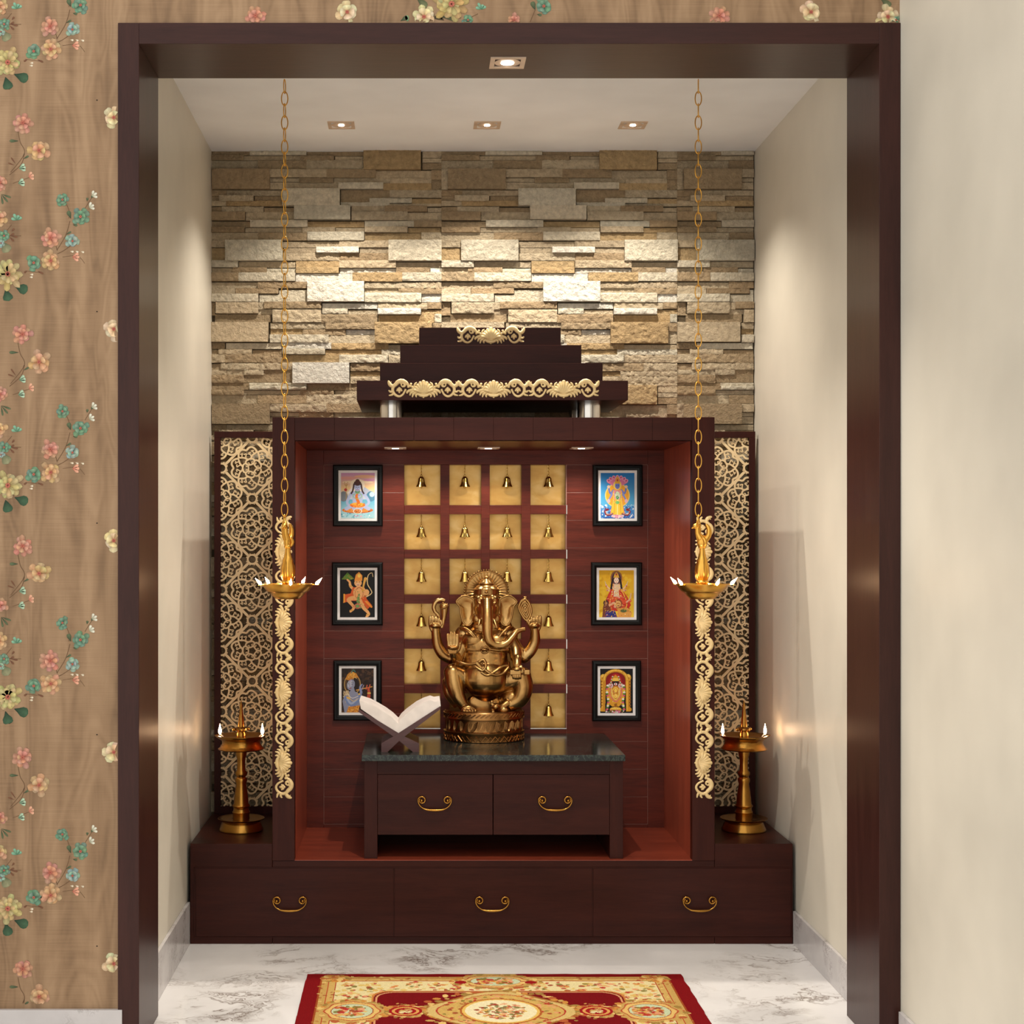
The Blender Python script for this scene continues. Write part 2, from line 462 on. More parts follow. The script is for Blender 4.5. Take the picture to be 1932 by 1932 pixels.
def cluster(ox, oy, lo=-400, hi=225):
    """one vertical repeat of the print; ox, oy shift in pixels of the wall's own scale"""
    def ok(x): return lo <= x+ox <= hi
    stem([(ox+132,oy+18),(ox+124,oy+45),(ox+108,oy+72)]); stem([(ox+137,oy+62),(ox+120,oy+74),(ox+108,oy+80)])
    stem([(ox+104,oy+58),(ox+108,oy+74)]); stem([(ox+34,oy+248),(ox+38,oy+268),(ox+46,oy+290),(ox+20,oy+325)])
    stem([(ox+46,oy+290),(ox+40,oy+310),(ox+18,oy+330)]); stem([(ox+24,oy+346),(ox+58,oy+334)],1); stem([(ox+125,oy+384),(ox+131,oy+400),(ox+130,oy+412)])
    stem([(ox+160,oy+394),(ox+170,oy+378),(ox+175,oy+370)],1); stem([(ox+10,oy+40),(ox+22,oy+25)],1); stem([(ox+14,oy+46),(ox+40,oy+46)],1)
    stem([(ox+118,oy+86),(ox+146,oy+84),(ox+160,oy+98)],0.8); stem([(ox+48,oy+112),(ox+80,oy+116)],0.9)
    for a in ((134,14,250,16),(137,25,10,9)): leaf(ox+a[0],oy+a[1],a[2],a[3])
    for a in ((18,46,-25,10),(20,46,10,14),(18,48,45,12),(22,38,-50,8)): leaf(ox+a[0],oy+a[1],a[2],a[3],4,BR)
    for a in ((26,140,20,28,20),(10,144,75,26,20)): leaf(ox+a[0],oy+a[1],a[2],a[3],a[4],(srgb(34,50,38),srgb(66,94,70)))
    leaf(ox+4,oy+56,60,24,20,(srgb(70,84,62),srgb(140,140,108)))
    leaf(ox+36,oy+266,180,18,6); leaf(ox+28,oy+312,200,14,3,BR); leaf(ox+30,oy+310,235,16,3,BR); leaf(ox+44,oy+300,-30,12,4)
    for k in (20,50,80): leaf(ox+2,oy+366,k,20,4)
    leaf(ox+124,oy+44,-30,12,4); leaf(ox+52,oy+112,150,8,4,BR); leaf(ox+70,oy+112,25,13,4,BR)
    for a in ((130,20,13),): pass
    flower(ox+152,oy+10,17,'green',7); flower(ox+95,oy+50,20,'pink',8); flower(ox+137,oy+56,14,'teal',6)
    flower(ox+96,oy+93,21,'orange',8); flower(ox+64,oy+97,16,'green',6)
    flower(ox+15,oy+118,30,'gold',11); flower(ox+15,oy+118,20,'gold',9)
    flower(ox-2,oy+12,17,'orange',7); flower(ox+8,oy+46,12,'green',7); flower(ox+2,oy+60,8,'teal',6)
    for a,L_ in ((200,12),(240,14),(280,10),(320,10)): petal(ox+33, oy+17, math.radians(a), L_, 6, srgb(70,110,84), srgb(130,176,148), 3)
    for x,y,a in ((132,75,10),(142,74,30),(152,75,20),(56,119,0),(55,124,0)): petal(ox+x, oy+y, math.radians(a), 7, 4, srgb(190,170,140), srgb(226,214,190), 3)
    for a in (-30,0,30): petal(ox+136, oy+86, math.radians(a), 14, 6, srgb(170,90,74), srgb(226,168,140), 4)
    flower(ox+43,oy+232,20,'pink',8); flower(ox+74,oy+284,22,'orange',7); flower(ox+0,oy+345,15,'pink',7)
    for x,y,k in ((36,318,'teal'),(34,346,'teal')): 
        for a in (-40,-10,15): petal(ox+x, oy+y, math.radians(a), 13, 6, srgb(90,130,100), srgb(176,200,172), 4)
    for a in (-60,-20,20): petal(ox+54, oy+334, math.radians(a), 11, 6, srgb(180,100,84), srgb(220,170,140), 4)
    flower(ox+118,oy+377,13,'green',6)
    for x,y in ((173,370),(168,392)):
        for a in (-70,-30,10): petal(ox+x, oy+y, math.radians(a), 11, 5, srgb(150,150,120), srgb(224,222,204), 4)
    leaf(ox+164,oy+380,-80,7,5); leaf(ox+172,oy+374,-60,6,5)
for k in range(-1, 5): cluster(0, 399*k)
for k in range(0,5):
    flower(215, 222+399*k, 22, 'cream', 6)
    q = [(183+1.6*math.cos(t), 189+399*k+1.2*math.sin(t)) for t in np.linspace(0,2*PI,9)]
    paint_fan(0,0,(183,189+399*k), q, srgb(40,30,24), [srgb(40,30,24)]*9, 2)
# the same paper along the strip above the beam
for ox in (0, 875):
    flower(ox+482,30,20,'pink',8); flower(ox+655,23,22,'cream',6)
    leaf(ox+800,12,60,30,20,(srgb(66,50,36),srgb(110,88,60))); leaf(ox+830,20,100,30,24,(srgb(52,46,34),srgb(84,72,50)))
    leaf(ox+826,30,20,30,20,(srgb(48,50,36),srgb(84,84,60))); leaf(ox+785,-4,40,26,14,(srgb(60,70,50),srgb(110,116,84)))
    flower(ox+800,32,24,'cream',8)
    if ox == 0: flower(852,8,36,'brown',12); flower(852,8,26,'gold',9)
    flower(ox+883 if ox==0 else 1690,38,12,'green',6)
    if ox == 0:
        for a,L_ in ((200,12),(240,14),(280,10),(320,10)): petal(909, 18, math.radians(a), L_, 6, srgb(70,110,84), srgb(130,176,148), 3)
        stem([(886,34),(902,26)]); leaf(1010,20,250,18); leaf(1012,27,10,10); stem([(1010,18),(1000,42)]); flower(1026,12,18,'green',7); flower(970,38,14,'pink',7)
        leaf(755,40,-30,16); leaf(770,45,-100,16,8,(srgb(80,110,80),srgb(130,160,120)))
bmesh.ops.delete(bm, geom=[f for f in bm.faces if f.material_index==1 and any((v.co.z<0.11 or (v.co.x>-0.7066 and v.co.z<2.452) or v.co.x>XW) for v in f.verts)], context='FACES')
struct('wall_back_papered' if False else 'wall_front', bm, [WALLP, WPAT], 'beige moire wallpaper wall printed with pink, green and cream flowers', recalc=False)

# ---- skirtings
bm = NB(); box(bm, -3.2, X(230,3.655), 3.655, YF-0.0006, 0.0, 0.100, 0.001); struct('baseboard_left', bm, MARBLE2, 'veined marble skirting under the flowered wallpaper')
bm = NB(); box(bm, XW-0.010, XW-0.0003, -1.2, 3.645, 0.0, 0.100, 0.001); struct('baseboard_right', bm, MARBLE2, 'marble skirting at the foot of the cream wall on the right')
bm = NB(); box(bm, XL+0.0003, XL+0.010, 3.94, 4.628, 0.0, 0.127, 0.001); struct('baseboard_niche_left', bm, MARBLE2, 'marble skirting along the left side wall inside the niche')
bm = NB(); box(bm, XR-0.010, XR-0.0003, 3.94, 4.628, 0.0, 0.100, 0.001); struct('baseboard_niche_right', bm, MARBLE2, 'marble skirting along the right side wall inside the niche')

# ---- split-face stone wall
YB = 5.205; SS = 5.19/F
STONES = """388 285 471 292 b s 1;471 285 578 292 g r 2;579 285 686 293 b s 0;686 284 794 320 o r 3;797 285 833 297 t s 1;388 292 460 302 b r 2;460 293 566 301 t s 0;566 292 630 302 b r 1;632 294 686 302 t s 0;797 298 833 306 t s 1;388 302 486 318 t s 0;486 302 578 318 b s 1;578 301 686 319 t r 1;797 307 833 319 b s 1;400 319 509 357 b s 3;388 318 400 357 t r 1;509 319 616 334 t r 2;616 319 709 335 b s 2;709 321 814 336 t s 0;814 320 833 338 b s 1;509 335 564 342 t s 0;564 334 629 344 b r 1;630 335 709 344 t s 0;709 336 736 344 t s 0;736 336 814 345 t r 1;814 338 833 357 b s 0;509 343 638 356 t s 0;638 344 723 356 g r 2;723 345 814 358 o s 1;388 358 427 369 b s 1;427 358 533 368 t s 0;533 356 641 388 g r 3;643 357 735 373 b s 0;735 358 833 372 t r 1;388 369 413 378 b s 0;413 368 478 379 t r 2;480 369 533 378 b s 0;643 373 697 381 b s 0;697 373 777 382 g r 1;777 374 833 383 o s 0;388 378 426 388 t r 1;426 378 533 388 o r 1;643 381 735 388 g r 1;735 383 833 388 t s 0;388 390 418 399 b s 1;418 389 497 399 t r 1;498 391 555 399 b s 0;555 388 661 414 g s 3;663 388 726 399 t s 1;726 388 806 399 b r 2;807 391 833 399 t s 0;388 399 462 415 b s 2;463 399 555 415 t s 0;663 399 769 415 t r 2;769 400 833 415 t s 0;388 417 472 428 b s 0;472 415 580 428 g r 2;580 417 687 428 o s 0;688 416 781 427 g s 1;781 416 833 428 b r 2;388 428 461 438 b r 2;462 429 570 437 t s 0;570 428 632 438 t r 1;633 429 687 437 t s 0;688 427 769 438 t r 2;770 429 833 438 o s 0;388 438 487 453 t s 0;487 438 580 453 b r 1;580 437 687 453 g r 2;688 439 795 453 o s 0;795 438 833 453 t r 1;388 453 425 466 t r 1;425 453 533 492 g r 3;533 455 640 466 t s 0;640 453 733 466 t r 1;733 453 833 492 g r 3;388 467 425 491 o s 0;535 467 597 476 t s 0;597 466 677 477 w r 3;679 467 733 477 t s 0;533 477 640 491 t r 1;640 477 733 491 b r 1;388 491 449 504 g r 2;450 493 557 504 t s 0;558 492 640 504 o s 1;640 491 747 505 t r 2;747 494 833 504 t s 0;388 505 438 513 t s 0;438 504 503 514 b r 1;503 506 557 514 g r 0;558 504 639 515 o r 2;641 506 747 515 w r 0;747 504 811 514 b r 1;812 505 833 515 w s 0;388 514 450 530 b r 2;450 514 557 530 g r 2;558 516 665 531 w s 1;665 514 759 531 o r 2;759 514 833 530 g r 2;388 532 486 543 t s 0;486 531 580 543 b r 1;580 531 687 569 w r 3;688 532 794 543 t r 1;794 531 833 543 t r 1;388 543 443 555 t s 1;444 543 525 553 b s 1;526 546 580 568 g s 0;688 543 752 552 t s 0;752 543 833 554 b r 1;388 554 487 569 g r 2;489 555 526 569 g s 0;688 552 795 570 g r 2;796 554 833 569 w s 0;388 570 405 585 b s 0;407 570 487 591 t r 2;487 570 498 583 t s 1;498 569 606 582 b r 2;608 572 712 582 w s 1;713 571 806 583 t r 1;806 570 833 582 b r 1;388 585 405 594 b s 0;405 592 511 607 b s 0;487 583 514 592 t s 0;514 584 606 608 t r 2;608 582 656 592 g r 2;657 584 712 593 t s 0;713 582 794 593 w r 3;795 584 833 594 o s 0;606 593 712 609 b r 2;714 594 820 608 o s 0;820 592 833 608 g r 1;388 608 506 645 t s 3;510 609 614 620 t r 1;614 609 707 621 b r 2;707 608 815 648 o r 3;816 609 833 625 b r 1;510 620 571 630 o s 0;571 621 652 632 b r 1;653 622 707 631 w r 0;509 631 620 646 g r 2;620 632 707 647 t s 1;816 625 833 648 t s 0;388 646 424 658 b r 1;426 647 531 658 g s 1;533 646 625 658 w r 1;625 647 733 659 o r 1;733 650 833 659 t s 0;388 659 412 668 b s 0;412 658 475 668 t r 1;476 660 533 668 b s 0;533 658 613 668 g r 2;614 660 720 669 o s 0;720 659 833 669 g r 1;388 668 424 684 t r 1;424 668 533 684 b r 1;533 669 640 684 o s 0;640 669 732 684 g r 2;733 669 833 684 t r 1;388 686 416 697 b s 0;416 685 497 697 t r 1;497 684 552 697 t r 1;552 684 659 723 w s 3;661 685 770 700 b r 1;770 685 833 700 t r 1;388 697 460 707 t r 0;460 697 497 707 t r 1;497 697 552 707 b s 0;661 701 726 709 o s 0;726 700 833 710 t r 1;388 707 460 722 b r 1;460 707 552 721 b s 0;661 710 833 723 t r 1;388 722 470 728 b s 0;470 722 578 728 g r 1;578 723 686 728 b s 0;686 723 833 728 t r 1"""
SC = {'t': (188,171,143), 'g': (202,192,170), 'b': (162,141,111), 'o': (180,154,114), 'w': (222,216,202)}
bm = NB(); CLs = bm.loops.layers.float_color.new('Col')
DEP = (0.004, 0.009, 0.015, 0.023)
rs = random.Random(11)
box(bm, XL-0.05, XR+0.05, YB, 5.35, 0, ZC)
for f in bm.faces:
    for lp in f.loops: lp[CLs] = srgb(92,80,62)
def stone(x0,y0,x1,y1,kind,rough,d,seed):
    x0 = max(x0,396.4); x1 = min(x1,1422.6)
    if x1-x0 < 2: return
    y0 = max(y0, 284.6)
    if x0 > 600 and x1 < 1250 and y0 > 800: return
    W = (x1-x0)*SS; Hh = (y1-y0)*SS
    cell = 2.3 if rough == 'r' else 7
    nx = max(2,int((x1-x0)/cell)); ny = max(2,int((y1-y0)/cell))
    X0 = (x0-U0)*SS; Z0 = H+(V0-y0)*SS; yf = YB-DEP[d]
    j = rs.uniform(.9,1.1)
    col = [c*j for c in srgb(*SC[kind])[:3]]
    wr = rs.uniform(-.02,.02); col = (min(1,col[0]*(1+wr)), col[1], col[2]*(1-wr), 1)
    amp = 0.0070 if rough == 'r' else 0.0010
    g = []
    for k in range(ny+1):
        row = []
        for i in range(nx+1):
            x = X0+W*i/nx; z = Z0-Hh*k/ny
            e = min(i, nx-i, k, ny-k)
            p = Vector((x*75+seed*3.1, z*95+seed*1.7, seed))
            n = mnoise.noise(p)*0.45+mnoise.noise(p*2.2)*0.35+mnoise.noise(p*4.3)*0.25
            y = yf-(n*amp+ (amp*0.3 if rough=='r' else 0))+(0.0012 if (e == 0 and rough=='r') else 0)
            y = min(y, YB-0.001)
            row.append(bm.verts.new((x, y, z)))
        g.append(row)
    for k in range(ny):
        for i in range(nx):
            f = bm.faces.new((g[k][i], g[k+1][i], g[k+1][i+1], g[k][i+1])); f.smooth = True
            for lp in f.loops: lp[CLs] = col
    rim = [g[0][i] for i in range(nx+1)]+[g[k][nx] for k in range(1,ny+1)]+[g[ny][i] for i in range(nx-1,-1,-1)]+[g[k][0] for k in range(ny-1,0,-1)]
    rim = [bm.verts.new(v.co) for v in rim]
    bk = [bm.verts.new((v.co.x, YB+0.001, v.co.z)) for v in rim]
    n = len(rim)
    for i in range(n):
        f = bm.faces.new((rim[i], rim[(i+1)%n], bk[(i+1)%n], bk[i]))
        for lp in f.loops: lp[CLs] = tuple(c*0.9 for c in col[:3])+(1,)
PARS = [s.split() for s in STONES.split(';')]
for ty in range(3):
    for tx in range(3):
        for n_, s in enumerate(PARS):
            a,b_,c_,d_ = [float(v) for v in s[:4]]
            stone(a+445*tx, b_+443*ty, c_+445*tx, d_+443*ty, s[4], s[5], int(s[6]), n_*1.37)
struct('wall_back', bm, STONE, 'split-face wall of stacked beige and brown stone strips', recalc=False)

# ---- dark wood portal around the opening
bm = NB()
y0, y1 = 3.660, 3.936
OL, IL, IR, OR = -0.7065, -0.656, 1.107, 1.1575
box(bm, OL, IL, y0, y1, 0, 2.450, 0.0012); box(bm, IR, OR, y0, y1, 0, 2.450, 0.0012)
po = struct('trim_1', bm, FRAMEW, 'dark brown veneered post pair of the portal around the niche')
bm = NB(); box(bm, IL, IR, y0+0.0002, y1, 2.3998, 2.450, 0.0008)
struct('trim_2', bm, FRAMEX, 'dark brown veneered beam across the top of the portal')

# ---- recessed square spotlights
def spot(name, label, cx, cy, z, w, power, size, group, parent=None, col=(1,0.91,0.79), lens_r=0.3):
    if parent is None: t = thing(name, label, 'ceiling light', (cx,cy,z), group)
    else: t = parent
    bm = NB(); h = w/2; i = h*0.74; e = 0.003
    for a in ((-h,h,-h,-i),(-h,h,i,h),(-h,-i,-i,i),(i,h,-i,i)): box(bm, cx+a[0],cx+a[1],cy+a[2],cy+a[3], z-e, z+0.0005)
    rec = obj('trim_ring' if parent is None else 'recessed_light', bm, LAMPTRIM, t)
    bm = NB(); lathe(bm, [(i*1.0, -0.0012),(i*0.55,-0.0006)], (cx,cy,z), 24, closed=True)
    obj('reflector', bm, LAMPTRIM, rec if parent is not None else t, smooth=30)
    bm = NB(); lathe(bm, [(0.0005,-0.0030),(i*lens_r,-0.0030),(i*lens_r,-0.0012)], (cx,cy,z), 24)
    obj('lens', bm, LENS, rec if parent is not None else t)
    l = bpy.data.lights.new('spot_beam','SPOT'); l.energy = power; l.spot_size = math.radians(size); l.spot_blend = 0.7
    l.shadow_soft_size = 0.012; l.color = col
    lo = bpy.data.objects.new('spot_beam', l); C.objects.link(lo); lo.location = (cx,cy,z-0.012)
    return t
for px, nm in ((644,'left of the three square downlights in the niche ceiling'),(919,'middle one of the three square downlights in the niche ceiling'),(1194,'right of the three square downlights in the niche ceiling')):
    spot('recessed_downlight', nm, X(px,4.862), 4.862, ZC, 0.084, 33 if px != 919 else 38, 118, 'downlights in the niche ceiling')
spot('recessed_downlight', 'square downlight set in the underside of the dark wood portal beam', 0.230, 3.803, 2.3998, 0.0866, 64, 116, None, lens_r=0.5)
# ================================================================== DRAWER PLINTH
DP = 4.630
PX0, PX1 = -0.6755, 1.1395
pl = thing('drawer_plinth', 'wide dark mahogany drawer base under the shrine, standing on the marble floor', 'drawer cabinet', (0.232,DP,0))
bm = NB()
ZT = 0.302
box(bm, PX0, -0.4285, DP, 5.17, 0.0, ZT, 0.0012)
box(bm, 0.9045, PX1, DP, 5.17, 0.0, ZT, 0.0012)
box(bm, -0.4275, 0.9035, DP+0.0006, 5.17, 0.0, 0.2505, 0.0012)
obj('body', bm, WOOD_X, pl)
# moulded frame line round the drawers
bm = NB()
a0, a1 = X(366,DP), X(1495,DP); zt, zb = Z(1636,DP), Z(1769,DP)
for b4 in ((a0,a1,zt-0.002,zt),(a0,a1,zb,zb+0.002),(a0,a0+0.002,zb,zt),(a1-0.002,a1,zb,zt)):
    box(bm, b4[0],b4[1],DP-0.0025,DP+0.001,b4[2],b4[3])
obj('face_bead', bm, WOOD_X, pl)
def handle_bm(cx, cz, y, s=1.597e-3):
    bm = NB()
    for sg in (-1,1):
        pts = []; rr = []
        for i in range(23):
            t = i/22; a = PI*(1.05-2.3*t) ; r = 7.2-2.6*t
            pts.append((cx+sg*(-24+r*math.cos(a))*s, y-0.006-0.004*t, cz+(r*math.sin(a))*s)); rr.append((1.5-0.3*t)*s*1.1)
        tube(bm, pts, rr, 8)
        ell(bm, (cx-sg*24.5*s, y-0.008, cz-0.8*s), (2.6*s,0.005,3.0*s), 12)
        tube(bm, [(cx-sg*24*s, y+0.001, cz),(cx-sg*24*s, y-0.008, cz)], 1.6*s, 8)
    P = [(-31.2,1),(-30.5,-5),(-26.5,-11),(-20.5,-15),(-14,-17.3),(0,-18.2),(14,-17.3),(20.5,-15),(26.5,-11),(30.5,-5),(31.2,1)]
    R = [1.3,1.25,1.2,1.3,1.9,2.5,1.9,1.3,1.2,1.25,1.3]
    tube(bm, [(cx+p[0]*s, y-0.010-0.006*math.sin(PI*i/10), cz+p[1]*s) for i,p in enumerate(P)], [r*s for r in R], 8, n=4)
    return bm
for (pa, pb, hx) in ((370,742,547),(744.5,1117,928.5),(1119.5,1492,1319)):
    bm = NB(); box(bm, X(pa,DP), X(pb,DP), DP-0.002, DP+0.018, zb+0.003, zt-0.003, 0.0008)
    dr = obj('drawer', bm, WOOD_X, pl)
    obj('handle', handle_bm(X(hx,DP), Z(1698,DP), DP-0.002), BRASS2, dr, smooth=60, label='antique brass scroll handle')

# ================================================================== SHRINE CABINET
CX0, CX1 = -0.428, 0.904; IX0, IX1 = -0.361, 0.8366
ZB, ZI, ZTOP = 0.251, 1.517, 1.587
YP = 5.150    # face of the back panel
sh = thing('shrine_cabinet', 'open-fronted mahogany shrine cabinet with planked back and carved pillars', 'shrine', (0.238,DP,ZB))
for s_, (xa, xb) in enumerate(((CX0,IX0),(IX1,CX1))):
    bm = NB(); box(bm, xa, xb, DP-0.0016, DP+0.036, ZB, ZTOP, 0.0012)
    obj('pillar', bm, WOOD_Z, sh)
for (xa, xb) in ((CX0+0.0012,IX0),(IX1,CX1-0.0012)):
    bm = NB(); box(bm, xa, xb, DP+0.036, 5.20, ZB, ZTOP-0.001, 0.0008)
    obj('side_panel', bm, REDW_Z, sh)
bm = NB(); 
for i in range(10):
    w = (IX1-IX0)/10
    box(bm, IX0+w*i+0.0007, IX0+w*(i+1)-0.0007, DP-0.0004, DP+0.03, ZI, ZTOP-0.001, 0.0005)
box(bm, IX0, IX1, DP+0.0015, DP+0.036, ZI, ZTOP-0.0012)
obj('fascia', bm, WOOD_X, sh)
bm = NB(); box(bm, IX0, IX1, DP+0.036, 5.20, ZI, ZTOP-0.0012, 0.0005); top = obj('roof_panel', bm, REDW_X, sh)
bm = NB(); box(bm, IX0, IX1, DP+0.001, 5.20, ZB-0.0002, ZB+0.0018); obj('floor_panel', bm, REDW_F, sh)
# back panel: border, planks, surround of the bell windows
def px(p): return X(p,YP)
def pz(p): return Z(p,YP)
G0, G1 = px(763), px(1069); GT, GB = pz(877), pz(1375)
bm = NB()
xb0, xb1, zb0, zb1 = px(611), px(1222), pz(1555), pz(877)
BK = 5.185
box(bm, IX0, xb0-0.0006, YP, BK, ZB+0.0018, ZI, 0.0006); box(bm, xb1+0.0006, IX1, YP, BK, ZB+0.0018, ZI, 0.0006)
box(bm, xb0, xb1, YP, BK, zb1+0.0006, ZI, 0.0006); box(bm, xb0, xb1, YP, BK, ZB+0.0018, zb0-0.0006, 0.0006)
e = 877
while e < 1555:
    f2 = min(e+52.2, 1555)
    za, zb_ = pz(f2)+0.0006, pz(e)-0.0006
    box(bm, xb0+0.0006, G0-0.0006, YP+0.001, BK, za, zb_, 0.0006); box(bm, G1+0.0006, xb1-0.0006, YP+0.001, BK, za, zb_, 0.0006)
    if e >= 1375: box(bm, G0, G1, YP+0.001, BK, za, zb_, 0.0006)
    elif f2 > 1375: box(bm, G0, G1, YP+0.001, BK, za, GB, 0.0006)
    e = f2
for b4 in ((xb0,G0,zb0,zb1),(G1,xb1,zb0,zb1)): box(bm, b4[0]-0.002,b4[1]+(0.002 if b4[0]!=xb0 else -0.001),YP+0.0019,BK-0.001,b4[2]-0.002,b4[3]+0.002, mat=1)
obj('back_panel', bm, [REDW_X, SEAM], sh)
bm = NB(); box(bm, IX0, IX1, BK+0.012, 5.203, ZB+0.01, ZTOP-0.005); obj('gold_backing', bm, GOLDP, sh, label='brushed gold sheet behind the bell windows')
bm = NB()
for a,b_ in ((831,848),(908,924),(984,1001)): box(bm, px(a), px(b_), YP+0.0005, BK, GB, GT, 0.0006)
cw = ((763,831),(848,908),(924,984),(1001,1069)); rw_ = ((877,953),(970,1037),(1054,1122),(1139,1206),(1224,1291),(1308,1375))
for a,b_ in ((953,970),(1037,1054),(1122,1139),(1206,1224),(1291,1308)):
    for c0,c1 in cw: box(bm, px(c0), px(c1), YP+0.0008, BK, pz(b_), pz(a), 0.0006)
obj('window_bars', bm, REDW_X, sh)
for a,b_ in ((953,970),(1037,1054),(1122,1139),(1206,1224),(1291,1308)):
    bm = NB(); box(bm, px(1068.4), px(1070), YP-0.0012, YP+0.0008, pz(b_), pz(a)); obj('edge_strip', bm, STEEL, sh, label='thin bright metal edge strip')
for c0,c1 in (cw[0],cw[3]):
    bm = NB(); box(bm, px(c0), px(c1), YP-0.0008, YP+0.003, GB-0.0005, GB+0.0025); obj('edge_strip', bm, STEEL, sh, label='thin bright metal edge strip')
for p in (746,921.5,1097):
    spot('', '', X(p,5.015), 5.015, ZI, 0.071, 4.2, 130, None, parent=sh, lens_r=0.42)

# ---- carved ornament (shared relief shapes)
def motif(bm, ox, oy, oz, s, rot=0, half='both'):
    """shell between acanthus scrolls. 1 unit = 1/12.07 px of the photo; s metres per unit; rot 0 = lying, 90 = upright strip"""
    c, sn = math.cos(math.radians(rot)), math.sin(math.radians(rot))
    def T(u, v, d=0):
        # u right, v up
        return (ox+(u*c+v*sn)*s, oy-d*s, oz+(-u*sn+v*c)*s)
    def tb(pts, rad, n=4, seg=8, d=18):
        tube(bm, [T(p[0],p[1],d+(p[2] if len(p)>2 else 0)) for p in pts], [r*s for r in rad], seg, n=n, flat=(1,0.75))
    def bl(u,v,r,d=18): ell(bm, T(u,v,d), (r*s, r*s*0.8, r*s), 10)
    for i in range(9):
        a = math.radians(-78+19.5*i); L_ = 215-35*abs(math.sin(a))
        L_ = 225 if i==4 else (205 if i in (3,5) else 190)
        bx, by = 40*math.sin(a), -60
        tb([(bx,by,25),(bx+L_*.5*math.sin(a),by+L_*.55*math.cos(a)+20,45),(bx+L_*.82*math.sin(a),by+L_*math.cos(a)*.95+15,20)], [14,36,40], 3)
        bl(bx+L_*.88*math.sin(a), by+L_*math.cos(a)*1.02+15, 44 if i in (3,4,5) else 40, 26)
    ell(bm, T(0,20,8), (185*s if rot==0 else 140*s, 34*s, 140*s if rot==0 else 185*s), 16)
    tb([(-150,-50),(-90,-112),(0,-128),(90,-112),(150,-50)], [22,34,38,34,22])
    bl(0,-162,26)
    for sg in (-1,1):
        if half != 'both' and sg != half: continue
        def S(pts): return [(sg*p[0],)+tuple(p[1:]) for p in pts]
        tb(S([(120,-70),(170,-120),(160,-165)]), [28,26,12])
        tb(S([(150,-40),(230,-90),(255,-165)]), [32,30,12])
        tb(S([(160,-15),(280,-55),(310,-125)]), [32,30,12])
        tb(S([(160,10),(290,0),(370,-45),(365,-80)]), [28,34,28,12])
        tb(S([(165,30),(235,55),(255,20)]), [24,24,12])
        tb(S([(160,60),(205,80),(190,140),(150,175)]), [16,24,22,9])
        for q in ((285,135,30),(345,75,32),(255,70,30),(300,90,34)): bl(sg*q[0],q[1],q[2])
        tb(S([(335,85),(390,160),(480,205),(575,185),(640,120),(700,88),(760,120),(790,185),(785,215)]), [22,40,50,50,44,40,44,30,12], 5)
        tb(S([(760,150),(730,190)]), [18,6], 2)
        tb(S([(520,190),(440,150),(430,95),(480,80),(505,110)]), [28,32,28,20,12], 4)
        tb(S([(560,180),(500,140),(520,105)]), [18,20,8], 4)
        tb(S([(405,20),(425,-20),(470,-100),(550,-145),(640,-110),(695,-30),(695,50),(650,110)]), [26,22,24,27,30,33,36,32], 5)
        for q in ((550,-15,40),(520,10,34),(582,10,34),(550,38,34),(550,-50,24),(498,-14,20),(604,-14,20)): bl(sg*q[0],q[1],q[2])
        tb(S([(690,-20),(750,-40),(795,-5)]), [30,28,14], 4); tb(S([(670,-70),(720,-110),(790,-125)]), [28,26,14], 4)
SU = 4.63/F/12.07
for cxp in (535.5, 1327.5):
    bm = NB()
    for yc in (1041, 1174, 1306.5, 1439): motif(bm, X(cxp-2.5,DP), DP-0.0016, Z(yc,DP), SU, 90)
    obj('carved_strip', bm, CARVE, sh, smooth=50, label='cream-gold carved strip of shells and scrolls')

# ================================================================== SHRINE ROOF
rf = thing('shrine_roof', 'stepped dark wood canopy with gilt carvings, raised on steel posts above the shrine', 'shrine roof', (0.238,4.69,ZTOP))
tiers = ((673,1185,755,718,4.69),(717,1137,718,685,4.76),(755,1097,685,651,4.79),(791,1058,651,618,4.84))
for i,(a,b_,c0,c1,D) in enumerate(tiers):
    bm = NB(); box(bm, X(a,D), X(b_,D), D, 5.155, Z(c0,D) if i==0 else Z(tiers[i-1][3],tiers[i-1][4])+0.0002, Z(c1,D), 0.001)
    obj('tier', bm, WOOD_X, rf)
for (cx) in (X(739,4.80), X(1111,4.80)):
    for cy in (4.80, 5.075):
        bm = NB(); lathe(bm, [(0.036,0),(0.036,Z(755,4.69)-ZTOP+0.001)], (cx,cy,ZTOP+0.0), 40); obj('post', bm, STEEL, rf, smooth=40, label='brushed steel post')
bm = NB()
for c in (799, 931.2, 1063.5): motif(bm, X(c,4.69), 4.69, Z(736,4.69), 4.69/F/12.07)
obj('carved_frieze', bm, CARVE, rf, smooth=50, label='cream-gold frieze of three shells')
bm = NB(); motif(bm, X(926,4.84), 4.84, Z(635,4.84), 4.84/F/12.4*0.98); obj('carved_crest', bm, CARVE, rf, smooth=50, label='cream-gold carved shell crest')

